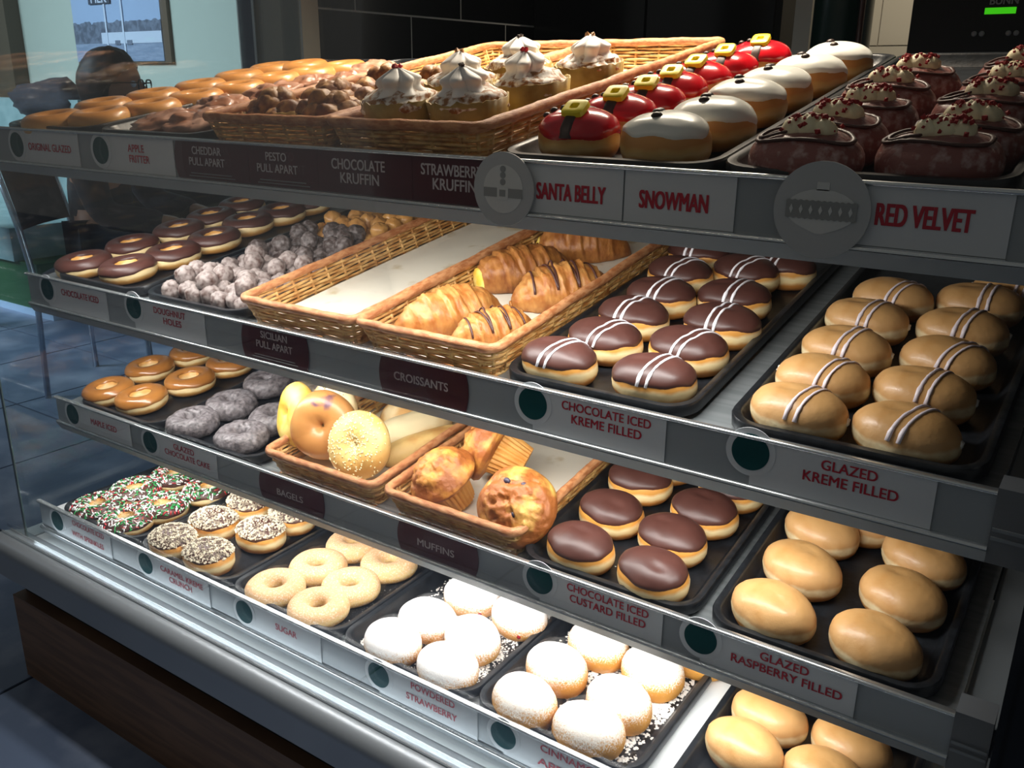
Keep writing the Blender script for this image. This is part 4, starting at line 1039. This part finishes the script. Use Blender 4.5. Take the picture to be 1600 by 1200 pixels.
# ---------------------------------------------------------------- trays, baskets and papers
tray = Kind(make_tray, 1); basket = Kind(make_basket, 1)
TRAYS = [(0, 0.052, 'under the plain glazed rings'), (0, 0.305, 'under the apple fritters'), (0, 1.012, 'under the red belted doughnuts and the white iced ones'), (0, 1.247, 'under the red velvet doughnuts'),
  (1, 0.062, 'under the chocolate iced rings'), (1, 0.308, 'heaped with doughnut holes'), (1, 0.990, 'under the striped chocolate shells'), (1, 1.259, 'under the striped glazed shells'),
  (2, 0.045, 'under the maple iced rings'), (2, 0.292, 'under the glazed chocolate cake rings'), (2, 1.006, 'under the chocolate iced custard shells'), (2, 1.252, 'under the plain golden shells of the third shelf'),
  (3, 0.036, 'under the sprinkle rings'), (3, 0.272, 'under the caramel crunch shells'), (3, 0.508, 'under the sugar rings'), (3, 0.743, 'under the powdered sugar shells'), (3, 0.978, 'under the cinnamon sugar shells'), (3, 1.240, 'under the plain golden shells of the lowest shelf')]
for s, u, what in TRAYS:
    o = tray.new(); seat(o, s, u, 0.0, 0.0)
    tag(o, 'black plastic display tray ' + what, 'tray', 'black display trays on the shelves')
BASK = [(0, 0.553, 'holding the browned pull-apart breads'), (0, 0.776, 'holding the cream-topped kruffins'), (1, 0.546, 'empty but for its paper'), (1, 0.768, 'holding the croissants'), (2, 0.552, 'holding the bagels and rolls'), (2, 0.790, 'holding the muffins')]
for i, (s, u, what) in enumerate(BASK):
    o = basket.new(); seat(o, s, u, 0.004, -TD - 0.0035)
    tag(o, 'straw wicker basket %s, on the %s shelf' % (what, RL[s]), 'basket', 'wicker baskets on the shelves')
    p = make_paper(i); seat(p, s, u + 0.018, 0.022, -TD - 0.0035)
    tag(p, 'sheet of baking paper lining the %s shelf basket %s' % (RL[s], what), 'baking paper', 'papers lining the baskets')

# ---------------------------------------------------------------- what lies on them
ORD = ['front', 'second', 'third', 'fourth', 'fifth', 'sixth', 'last']
rnd = random.Random(4)
def fill(key, kind, desc, cat, group, cols, h=-TD, sc=1.0, rz=(0.0, 0.12), rzlist=None):
    s, spots = SPOTS[key]
    for c, col in enumerate(spots):
        for k, (u, d) in enumerate(col):
            if s == 3: d = max(d, 0.040 if key in ('sprinkle', 'sugar') else 0.033)
            o = kind.new(); a = rz[0] + rnd.uniform(-rz[1], rz[1])
            seat(o, s, u, d, h, a, sc=sc)
            w = '%s one of the %s' % (ORD[k] if k == 0 else ORD[k], desc)
            place = ('front' if k == 0 else ORD[k] + ' from the front') + (', ' + cols[c] if cols[c] else '')
            tag(o, desc + ', ' + place, cat, group)
fill('glazed_ring', Kind(make_glazed_ring), 'plain glazed ring', 'doughnut', 'plain glazed rings on the top shelf', ['column by the end glass', 'column by the fritters'], rz=(0, 3), sc=1.04)
fill('fritter', Kind(make_fritter), 'glazed apple fritter', 'fritter', 'apple fritters on the top shelf', ['by the plain glazed rings', 'by the pull-apart breads'], rz=(0, 3))
fill('santa', Kind(make_santa), 'red iced doughnut with brown belt and yellow buckle', 'doughnut', 'red belted doughnuts', [''], rz=(0.0, 0.1))
fill('snowman', Kind(make_snowman), 'white iced doughnut with chocolate buttons', 'doughnut', 'white iced doughnuts', [''], rz=(-0.05, 0.15))
fill('red_velvet', Kind(make_velvet), 'red velvet doughnut', 'doughnut', 'red velvet doughnuts', ['column by the white iced doughnuts', 'column by the case end'], rz=(0.0, 0.15))
fill('choc_ring', Kind(lambda i: make_iced_ring(i, 'chocolate_iced_ring_doughnut', 'chocolate_icing', 'choc')), 'chocolate iced ring', 'doughnut', 'chocolate iced rings', ['column by the end glass', 'column by the doughnut holes'], rz=(0, 3), sc=1.04)
fill('choc_kreme', Kind(make_choc_kreme), 'white-striped chocolate shell', 'doughnut', 'striped chocolate shells', ['column by the croissants', 'column by the striped glazed shells'], rz=(-0.03, 0.14))
fill('glazed_kreme', Kind(make_glazed_kreme), 'lilac-striped glazed shell', 'doughnut', 'striped glazed shells', ['column by the striped chocolate shells', 'column by the case end'], rz=(-0.08, 0.12))
fill('maple', Kind(lambda i: make_iced_ring(i + 20, 'maple_iced_ring_doughnut', 'maple_icing', 'maple')), 'maple iced ring', 'doughnut', 'maple iced rings', ['column by the end glass', 'column by the chocolate cake rings'], rz=(0, 3))
fill('choc_cake', Kind(make_cake_ring), 'glazed chocolate cake ring', 'doughnut', 'glazed chocolate cake rings', ['column by the maple rings', 'column by the bagels'], rz=(0, 3))
fill('custard', Kind(make_custard), 'chocolate iced custard shell', 'doughnut', 'chocolate iced custard shells', ['column by the muffins', 'column by the golden shells'], rz=(-0.1, 0.15))
fill('raspberry', Kind(make_raspberry), 'plain golden shell', 'doughnut', 'plain golden shells on the third shelf', ['third shelf, column by the custard shells', 'third shelf, column by the case end'], rz=(-0.25, 0.15))
fill('sprinkle', Kind(make_sprinkle_ring), 'ring with red, green and white sprinkles', 'doughnut', 'sprinkle rings', ['column by the end glass', 'column by the crunch shells'], rz=(0, 3))
fill('caramel', Kind(make_caramel), 'chocolate shell under pale caramel crumbs', 'doughnut', 'caramel crunch shells', ['column by the sprinkle rings', 'column by the sugar rings'], rz=(0, .3))
fill('sugar', Kind(make_sugar_ring), 'sugared ring', 'doughnut', 'sugared rings', ['column by the crunch shells', 'column by the powdered shells'], rz=(0, 3))
fill('powdered', Kind(make_powdered), 'white powdered sugar shell', 'doughnut', 'powdered sugar shells', ['column by the sugar rings', 'column by the cinnamon shells'], rz=(-0.2, .3))
fill('cinnamon', Kind(make_cinnamon), 'cinnamon sugar shell', 'doughnut', 'cinnamon sugar shells', ['column by the powdered shells', 'column by the bare deck'], rz=(-0.2, .3))
fill('plain', Kind(make_raspberry), 'plain golden shell', 'doughnut', 'plain golden shells on the lowest shelf', ['lowest shelf, column by the bare deck', 'lowest shelf, column by the case end'], rz=(-0.25, 0.15))
# doughnut holes, heaped
KH = {k: Kind(lambda i, k=k: make_hole(i, k), 4) for k in ('hole_choc', 'hole_grey', 'hole_tan')}
HL = {'hole_choc': 'pale-glazed chocolate doughnut hole in the front heap of the holes tray', 'hole_grey': 'dark grey glazed doughnut hole in the middle of the holes tray', 'hole_tan': 'tan glazed doughnut hole in the back half of the holes tray'}
def hole(u, d, h):
    key = 'hole_choc' if d < 0.20 + rnd.uniform(-.015, .015) else ('hole_grey' if d < 0.33 + rnd.uniform(-.02, .02) else 'hole_tan')
    o = KH[key].new(); seat(o, 1, u, d, h, rnd.uniform(0, 6), sc=rnd.uniform(0.93, 1.08))
    tag(o, HL[key], 'doughnut hole', {'hole_choc': 'chocolate doughnut holes', 'hole_grey': 'dark grey doughnut holes', 'hole_tan': 'tan doughnut holes'}[key])
for j in range(16):
    for i in range(7):
        hole(0.308 + 0.032 + i * 0.0283 + rnd.uniform(-.003, .003) , 0.036 + j * 0.0300 + (0.008 if i % 2 else 0) + rnd.uniform(-.003, .003), -TD)
for j in range(14):
    for i in range(6):
        if rnd.random() < 0.55: hole(0.308 + 0.046 + i * 0.0283 + rnd.uniform(-.003, .003), 0.055 + j * 0.0300 + rnd.uniform(-.003, .003), -TD + 0.0195)
# baskets
BZ = -TD - 0.0035 + 0.0055
PA = Kind(make_pull_apart); KR = Kind(make_kruffin)
for k, (u, d, w) in enumerate(((0.610, 0.085, 'front, by the fritters'), (0.702, 0.090, 'front, by the cream-topped kruffins'), (0.612, 0.185, 'second from the front, by the fritters'), (0.706, 0.190, 'second from the front, by the cream-topped kruffins'), (0.615, 0.285, 'back one, by the fritters'), (0.706, 0.290, 'back one, by the cream-topped kruffins'))):
    o = PA.new(); seat(o, 0, u, d, BZ, rnd.uniform(0, 6), sc=1.06); tag(o, 'browned pull-apart bread in paper cup, ' + w, 'bread', 'pull-apart breads')
for k, (u, d, w) in enumerate(((0.836, 0.070, 'front one, chocolate bit on its cream'), (0.925, 0.080, 'front one, red candy on its cream, powdered pastry'), (0.832, 0.190, 'behind the front one, by the pull-apart breads'), (0.938, 0.190, 'second from the front, by the white and red iced doughnuts'), (0.834, 0.315, 'rearmost, by the pull-apart breads'), (0.940, 0.320, 'rearmost, by the red iced doughnuts'))):
    o = KR.new(); seat(o, 0, u, d, BZ, rnd.uniform(0, 6), sc=1.02); tag(o, 'cream-topped kruffin, ' + w, 'pastry', 'cream-topped kruffins')
CR = [make_croissant(0), make_croissant(1), make_croissant(1), make_croissant(2), make_croissant(2)]
CRP = [(0.838, 0.110, 62, 1.05, 'large plain croissant in front, by the empty basket'), (0.922, 0.092, 58, 0.86, 'small chocolate-drizzled croissant at the front of its basket'), (0.930, 0.245, 48, 1.08, 'long chocolate-drizzled croissant by the striped chocolate shells'), (0.832, 0.290, 54, 1.08, 'dark croissant with a yellow cut end behind the front one'), (0.850, 0.425, 24, 1.05, 'rearmost croissant, partly under the shelf above')]
for o, (u, d, a, sc, lb) in zip(CR, CRP):
    seat(o, 1, u, d, BZ, R(a), sc=sc); tag(o, lb, 'croissant', 'croissants in the basket')
croissant_drizzle(CR[1], 1); croissant_drizzle(CR[2], 1)
BG = [(make_bagel('bagel_yellow', 700), 0.540, 0.085, -28, 68, 'yellow bagel standing at the end by the chocolate cake rings'),
      (make_bagel('bagel_seed', 710, 'seed_dark', 320), 0.588, 0.118, -10, 70, 'seed-topped bagel standing behind the blueberry bagel'),
      (make_bagel('bagel_blue', 720, R0=0.0275, r0=0.0255), 0.606, 0.080, 26, 66, 'blueberry bagel with dark spots, standing'),
      (make_bagel('bagel_sesame', 730, 'seed', 420), 0.692, 0.066, 8, 62, 'round sesame bagel standing at the basket front')]
for o, u, d, rz_, rx_, lb in BG:
    seat(o, 2, u, d, BZ + (0.052 if 'sesame' in lb else 0.058), R(rz_), R(rx_)); tag(o, lb, 'bagel', 'bagels in the basket')
RO = [(make_roll('bread_roll', 'roll_tan', 0.085, 0.034, 740, 0.8), 0.648, 0.215, 70, 'round tan roll at the back of the bagel basket'),
      (make_roll('bread_roll', 'roll_white', 0.13, 0.030, 750, 0.6), 0.684, 0.190, 62, 'pale floured roll between the tan roll and the baguette'),
      (make_roll('baguette', 'baguette', 0.15, 0.024, 760, 0.5), 0.733, 0.165, 62, 'short crusty baguette beside the muffin basket')]
for o, u, d, a, lb in RO:
    seat(o, 2, u, d, BZ, R(a)); tag(o, lb, 'bread', 'rolls behind the bagels')
MU = [(make_muffin(0), 0.862, 0.075, 0, 20, -14, 'golden muffin leaning over the basket front'), (make_muffin(1, 'muffin_blue'), 0.968, 0.085, 0, 40, 14, 'big blueberry muffin tipped towards the front'),
      (make_muffin(2), 0.916, 0.160, 0, 14, -62, 'muffin lying on its side behind the blueberry muffin')]
for o, u, d, rz_, rx_, ry_, lb in MU:
    seat(o, 2, u, d, BZ + (0.004 if abs(ry_) < 40 and abs(rx_) < 45 else 0.030), R(rz_), R(rx_), R(ry_), 1.14 if 'blue' in lb else 1.04); tag(o, lb, 'muffin', 'muffins in the basket')
# sugar and crumbs fallen on the trays
def flakes(name, s, u0, n, rmin, rmax, m, label, seed, zone=(0.03, 0.20, 0.03, 0.30), cl=0):
    rr = random.Random(seed); g = Geo(); cs = [(rr.uniform(zone[0], zone[1]) if k % 5 < 3 or s != 3 or u0 < .9 else rr.uniform(0.17, zone[1]), rr.uniform(zone[2], zone[3])) for k in range(cl or 1)]
    t = SHELF[s][2]
    for k in range(n):
        if cl and rr.random() < 0.8: c = rr.choice(cs); x, y = rr.gauss(c[0], 0.008), rr.gauss(c[1], 0.011)
        else: x, y = rr.uniform(zone[0], zone[1]), rr.uniform(zone[2], zone[3])
        if not (zone[0] - .004 < x < zone[1] + .004 and zone[2] - .004 < y): continue
        p = on_shelf(s, u0 + x, y, -TD + 0.0002); r = rr.uniform(rmin, rmax)
        a = rr.uniform(0, 6)
        ring = [(p + Vector((r * math.cos(a + q) * rr.uniform(.6, 1.2), r * math.sin(a + q) * rr.uniform(.6, 1.2), 0))) for q in (0, 1.26, 2.5, 3.77, 5.0)]
        topv = p + Vector((0, 0, r * 0.5))
        kx = ring + [topv]; g.add(kx, [(0, 1, 5), (1, 2, 5), (2, 3, 5), (3, 4, 5), (4, 0, 5), (4, 3, 2, 1, 0)])
    tag(g.build(name, m, smooth=False), label, 'crumbs', kind='stuff')
flakes('sugar_flakes', 3, 0.978, 3600, 0.0008, 0.0034, M['flake'], 'white sugar flakes fallen on the cinnamon shell tray', 1, zone=(0.022, 0.212, 0.02, 0.30), cl=44)
flakes('sugar_dust', 3, 0.743, 8000, 0.0007, 0.0024, M['flake'], 'white sugar dust lying on the powdered shell tray', 2, zone=(0.022, 0.212, 0.02, 0.32), cl=40)
flakes('sugar_grains', 3, 0.508, 420, 0.0003, 0.0007, M['flake'], 'sugar grains scattered on the sugar ring tray', 3, zone=(0.16, 0.212, 0.03, 0.30))
flakes('pastry_crumbs', 2, 1.006, 50, 0.0004, 0.0012, M['flake'], 'few pale crumbs on the custard shell tray', 4)
flakes('pastry_crumbs', 0, 1.247, 50, 0.0005, 0.0016, M['flake'], 'few pale crumbs on the red velvet tray', 5, zone=(0.09, 0.14, 0.3, 0.45))
# ---------------------------------------------------------------- the seating area beyond the case end
M['lower_wall_dark'] = mat('near_black_sheet', '#12181b', 0.6)
M['green_vinyl'] = mat('green_vinyl', '#2f5a34', 0.5)
M['pale_vinyl'] = mat('pale_aqua_vinyl', '#8fa9a8', 0.5, color2='#7a9696', scale=8)
M['kick'] = mat('pale_kick_strip', '#b9d3ee', 0.3)
M['chrome'] = mat('chair_chrome', '#c4d4e4', 0.2, 0.8)
M['dark_cloth'] = mat('dark_navy_cloth', '#14161f', 0.85, color2='#1c1f2a', scale=40)
M['trouser'] = mat('dark_trouser_cloth', '#10141f', 0.85)
M['skin'] = mat('skin', '#a87860', 0.5)
M['hair'] = mat('dark_hair', '#1a1310', 0.55, color2='#2a1e18', scale=60, stretch=(1, 1, 6))
M['glasses'] = mat('dark_glasses_frame', '#0c1614', 0.3)
M['shoe'] = mat('black_shoe', '#0d0d0d', 0.4)
M['photo_sky'] = mat('faded_blue_sky_print', '#9db6d6', 0.6); M['photo_tree'] = mat('dark_tree_print', '#4e5a6c', 0.6, color2='#6d7a8e', scale=30)
M['photo_white'] = mat('pale_building_print', '#c6d4e6', 0.6); M['photo_ground'] = mat('grey_ground_print', '#7b8ea8', 0.6, color2='#8fa0b8', scale=12, stretch=(1, 1, 6))
M['photo_dark'] = mat('dark_sign_print', '#2e3b4c', 0.6); M['frame_wood'] = mat('brown_frame', '#5a4a35', 0.5)
struct(Geo().box(-4.72, -1.9, 2.482, 2.5, 0.09, 1.02).build('trim_1', M['lower_wall_dark'], smooth=False))  # near-black sheet added over the lower part of the sage wall

o = empty('wall_picture'); o.location = (-3.60, 2.5, 1.195)
def slab(nm, x0, x1, z0, z1, y, m): return Geo().box(x0, x1, y - 0.002, y, z0, z1).build(nm, M[m], o, smooth=False)
Geo().box(-0.47, 0.47, -0.022, 0.0, -0.0, 0.66).build('frame', M['frame_wood'], o, smooth=False)
slab('sky', -0.47, 0.41, 0.012, 0.64, -0.022, 'photo_sky')
slab('ground', -0.47, 0.41, 0.012, 0.115, -0.0242, 'photo_ground')
g = Geo(); n = 40
top = [(-0.47 + 0.88 * k / n, 0.235 + 0.03 * noise.noise(Vector((k * 0.6, 3, 0)))) for k in range(n + 1)]
poly = [(-0.47, 0.115)] + top + [(0.41, 0.115)]; m_ = len(poly)
v = [(x, -0.0262, z) for x, z in poly] + [(x, -0.0242, z) for x, z in poly]
g.add(v, [tuple(range(m_)), tuple(range(2 * m_ - 1, m_ - 1, -1))] + [(k, (k + 1) % m_, m_ + (k + 1) % m_, m_ + k) for k in range(m_)])
g.build('trees', M['photo_tree'], o, smooth=False)
slab('building', -0.18, 0.41, 0.112, 0.175, -0.0264, 'photo_white')
for x in (-0.12, 0.05): slab('pole', x - 0.008, x + 0.008, 0.05, 0.64, -0.0284, 'photo_white')
for x in (-0.02, 0.10): slab('bush', x - 0.025, x + 0.025, 0.105, 0.130, -0.0286, 'photo_tree')
slab('sign', -0.27, -0.05, 0.335, 0.55, -0.0304, 'photo_dark')
for txt, x, z, w in (('HE', -0.17, 0.47, 0.12), ('MEK', -0.16, 0.37, 0.16)):
    t = text_mesh(txt, 'lettering', M['photo_white'], o, w, 0.055); t.location = (x, -0.0327, z)
tag(o, 'framed blue-grey photograph of a roadside building on the sage wall', 'picture')

o = empty('banquette'); o.location = (-3.55, 1.30, 0)
Geo().box(-1.0, 0.95, -0.005, 0.62, 0.0, 0.035).build('kick_strip', M['kick'], o, smooth=False)
Geo().box(-1.0, 0.86, 0.0, 0.6, 0.035, 0.26).build('base', M['green_vinyl'], o, smooth=False)
Geo().box(-1.0, 0.70, -0.02, 0.6, 0.26, 0.42).build('seat', M['pale_vinyl'], o, smooth=False)
Geo().box(-1.0, 0.62, 0.46, 0.6, 0.42, 1.0).build('backrest', M['pale_vinyl'], o, smooth=False)
tag(o, 'pale aqua banquette on a green base at the left', 'bench')
o = lump_ball(0.21, 77, 0.25, 1.6, 0.55, 28, 18).build('dark_jacket', M['dark_cloth']); o.location = (-3.28, 1.83, 0.90); o.scale = (1.4, 0.7, 1)
tag(o, 'dark jacket heaped on top of the banquette back', 'jacket')
o = empty('cafe_table'); o.location = (-2.80, 0.98, 0)
Geo().lathe([(0.29, 0.655), (0.30, 0.66), (0.30, 0.69), (0.29, 0.695)], 48).build('tabletop', M['trouser'], o, angle=40)
g = Geo(); g.lathe([(0.3005, 0.672), (0.304, 0.674), (0.304, 0.688), (0.3005, 0.69)], 48, cap0=False, cap1=False); g.build('rim', M['kick'], o)
Geo().lathe([(0.03, 0.02), (0.03, 0.655)], 20).build('pedestal', M['shoe'], o, angle=40)
Geo().lathe([(0.12, 0.0), (0.12, 0.01), (0.03, 0.03)], 32).build('foot', M['shoe'], o, angle=40)
tag(o, 'round cafe table with a pale rim before the banquette', 'table')

FWD = Vector((0.826, 0.563, 0)); ANG = math.atan2(FWD.y, FWD.x)
o = empty('cafe_chair'); o.location = (-1.50, 0.955, 0); o.rotation_euler = (0, 0, ANG)
g = Geo(); g.ball(28, 10, lambda az, el: Vector((0.20 * math.copysign(abs(math.cos(az)) ** .5, math.cos(az)) * math.cos(el) ** .3 if math.cos(el) > 1e-6 else 0, 0.20 * math.copysign(abs(math.sin(az)) ** .5, math.sin(az)) * math.cos(el) ** .3 if math.cos(el) > 1e-6 else 0, 0.435 + 0.02 * math.sin(el))))
g.build('seat', M['dark_cloth'], o)
Geo().grid(10, 8, lambda a, b: Vector((-0.205 - 0.05 * b - 0.02 * math.cos((a - .5) * 3), (a - 0.5) * 0.38, 0.60 + 0.22 * b))).build('backrest', M['dark_cloth'], o)
for x, y in ((0.17, 0.17), (0.17, -0.17)): Geo().tube([(x * 1.1, y * 1.1, 0.0), (x, y, 0.43)], 0.011, 10).build('leg', M['chrome'], o)
for y in (0.18, -0.18): Geo().tube([(-0.20, y * 1.08, 0.0), (-0.19, y, 0.43), (-0.215, y, 0.60), (-0.265, y, 0.83)], 0.011, 10).build('leg', M['chrome'], o)
tag(o, 'cafe chair with bright metal legs under the seated person', 'chair')

def skinned(name, verts, edges, radii, m, parent, sub=2):
    me = bpy.data.meshes.new(name); me.from_pydata([Vector(v) for v in verts], edges, [])
    t = bpy.data.objects.new(name, me); COL.objects.link(t)
    md = t.modifiers.new('skin', 'SKIN'); md.use_smooth_shade = True
    for k, r in enumerate(radii):
        t.data.skin_vertices[0].data[k].radius = (r, r) if not isinstance(r, tuple) else r
    t.data.skin_vertices[0].data[0].use_root = True
    s_ = t.modifiers.new('sub', 'SUBSURF'); s_.levels = sub; s_.render_levels = sub
    bpy.context.view_layer.update()
    me2 = bpy.data.meshes.new_from_object(t.evaluated_get(bpy.context.evaluated_depsgraph_get()))
    bpy.data.objects.remove(t)
    me2.polygons.foreach_set('use_smooth', [True] * len(me2.polygons))
    me2.materials.clear()
    return link(name, me2, m, parent)
def make_person():
    o = empty('person')
    V = [(-0.02, 0, 0.53), (-0.03, 0, 0.66), (-0.02, 0, 0.80), (0.02, 0, 0.905), (0.04, 0, 0.965)]; Rr = [(.125, .10), (.12, .095), (.13, .10), (.085, .07), (.05, .05)]; E_ = [(0, 1), (1, 2), (2, 3), (3, 4)]
    def chain(start, pts, rs):
        k = start
        for p, r in zip(pts, rs): V.append(p); Rr.append(r); E_.append((k, len(V) - 1)); k = len(V) - 1
        return k
    for sg in (1, -1):
        wr = chain(3, [(0.0, sg * 0.17, 0.88), (0.07, sg * 0.22, 0.66), (0.28, sg * 0.15, 0.625)], [.052, .042, .028])
        pm = chain(wr, [(0.33, sg * 0.14, 0.615)], [.030])
        for q in range(4):
            ln = (0.062, 0.072, 0.068, 0.052)[q]; yy = sg * (0.118 + 0.016 * q)
            chain(pm, [(0.365, yy, 0.610), (0.365 + ln * .55, yy, 0.600), (0.365 + ln, yy, 0.585)], [.010, .0085, .0075])
        chain(wr, [(0.32, sg * 0.112, 0.605), (0.345, sg * 0.098, 0.595)], [.011, .009])
        chain(0, [(0.02, sg * 0.095, 0.52), (0.42, sg * 0.12, 0.525), (0.40, sg * 0.12, 0.28), (0.38, sg * 0.12, 0.09), (0.47, sg * 0.125, 0.04), (0.55, sg * 0.13, 0.035)], [.085, .062, .055, .040, .036, .028])
    body = skinned('body', V, E_, Rr, M['skin'], o)
    # head with a face, joined into the body mesh
    hc = Vector((0.065, 0, 1.075))
    def hd(az, el):
        d = Vector((math.cos(az) * math.cos(el), math.sin(az) * math.cos(el), math.sin(el)))
        p = Vector((d.x * 0.098, d.y * 0.076, d.z * 0.118))
        if d.z < 0: p.x += 0.02 * d.z * d.z * (1 if d.x > 0 else -1.4); p.y *= 1 + 0.22 * d.z
        fx = max(0, d.x)
        p.x += 0.024 * math.exp(-((d.y / 0.13) ** 2 + ((d.z + 0.12) / 0.16) ** 2)) * fx                 # nose
        p.x -= 0.010 * math.exp(-(((abs(d.y) - 0.38) / 0.16) ** 2 + ((d.z - 0.06) / 0.12) ** 2)) * fx      # eye sockets
        p.x += 0.007 * math.exp(-((d.y / 0.3) ** 2 + ((d.z + 0.45) / 0.10) ** 2)) * fx                     # lips
        p.x += 0.010 * math.exp(-((d.y / 0.3) ** 2 + ((d.z + 0.80) / 0.15) ** 2)) * fx                     # chin
        p.y += math.copysign(0.016, d.y) * math.exp(-(((d.x + 0.05) / 0.14) ** 2 + ((d.z + 0.05) / 0.24) ** 2)) * (abs(d.y) > 0.8)   # ears
        return hc + p
    bm = bmesh.new(); bm.from_mesh(body.data)
    hg = Geo().ball(48, 36, hd); vs = [bm.verts.new(v) for v in hg.v]
    for f in hg.f:
        fc = bm.faces.new([vs[k] for k in f]); fc.smooth = True
    bm.to_mesh(body.data); bm.free()
    def hr(az, el):
        e2 = -0.75 + (PI / 2 + 0.75) * (el + PI / 2) / PI
        front = max(0, math.cos(az)); lo = 0.55 * front ** 0.6 + -0.55 * (1 - front ** 0.6)
        e2 = lo + (PI / 2 - lo) * (el + PI / 2) / PI
        d = Vector((math.cos(az) * math.cos(e2), math.sin(az) * math.cos(e2), math.sin(e2)))
        k = 1 + 0.04 * fbm(d, 4, 3)
        return hc + Vector((d.x * 0.112 * k - 0.006, d.y * 0.092 * k, d.z * 0.128 * k))
    Geo().ball(48, 20, hr).build('hair', M['hair'], o)
    for sg in (1, -1):
        Geo().ball(10, 8, lambda az, el: hc + Vector((0.084, sg * 0.031, 0.006)) + Vector((math.cos(az) * math.cos(el), math.sin(az) * math.cos(el), math.sin(el))) * 0.011).build('eye', M['photo_white'], o)
    g = Geo()
    for sg in (1, -1):
        g.tube([hc + Vector((0.112, sg * (0.034 + 0.022 * math.copysign(abs(math.cos(t)) ** .6, math.cos(t))), 0.002 + 0.018 * math.copysign(abs(math.sin(t)) ** .6, math.sin(t)))) for t in [2 * PI * k / 20 for k in range(20)]], 0.0028, 6, closed=True)
        g.tube([hc + Vector((0.112, sg * 0.056, 0.010)), hc + Vector((0.06, sg * 0.080, 0.010)), hc + Vector((-0.01, sg * 0.082, 0.004))], 0.0025, 6)
    g.tube([hc + Vector((0.112, 0.012, 0.006)), hc + Vector((0.116, 0, 0.009)), hc + Vector((0.112, -0.012, 0.006))], 0.0025, 6)
    g.build('glasses', M['glasses'], o)
    V2 = [(-0.02, 0, 0.50), (-0.03, 0, 0.66), (-0.02, 0, 0.80), (0.015, 0, 0.90), (0.035, 0, 0.945)]; R2 = [(.14, .115), (.135, .11), (.145, .115), (.10, .085), (.066, .066)]; E2 = [(0, 1), (1, 2), (2, 3), (3, 4)]
    for sg in (1, -1):
        V2 += [(0.0, sg * 0.17, 0.88), (0.07, sg * 0.22, 0.66), (0.26, sg * 0.155, 0.63)]; R2 += [.066, .055, .042]; k = len(V2) - 3; E2 += [(3, k), (k, k + 1), (k + 1, k + 2)]
    skinned('jacket', V2, E2, R2, M['dark_cloth'], o)
    V3 = [(-0.02, 0, 0.53)]; R3 = [(.135, .11)]; E3 = []
    for sg in (1, -1):
        V3 += [(0.02, sg * 0.095, 0.525), (0.42, sg * 0.12, 0.53), (0.40, sg * 0.12, 0.28), (0.385, sg * 0.12, 0.11)]; R3 += [.098, .074, .064, .056]; k = len(V3) - 4; E3 += [(0, k), (k, k + 1), (k + 1, k + 2), (k + 2, k + 3)]
    skinned('trousers', V3, E3, R3, M['trouser'], o)
    for sg in (1, -1):
        Geo().ball(20, 12, lambda az, el: Vector((0.46, sg * 0.125, 0.0)) + Vector((math.cos(az) * math.cos(el) * 0.135, math.sin(az) * math.cos(el) * 0.048, max(0.0, 0.045 + math.sin(el) * 0.045 * (1 - 0.35 * math.cos(az) * math.cos(el)))))).build('shoe', M['shoe'], o)
    return o
o = make_person(); o.location = (-1.475, 0.965, 0); o.rotation_euler = (0, 0, ANG)
tag(o, 'person with dark hair and glasses sitting sideways in dark clothes', 'person')
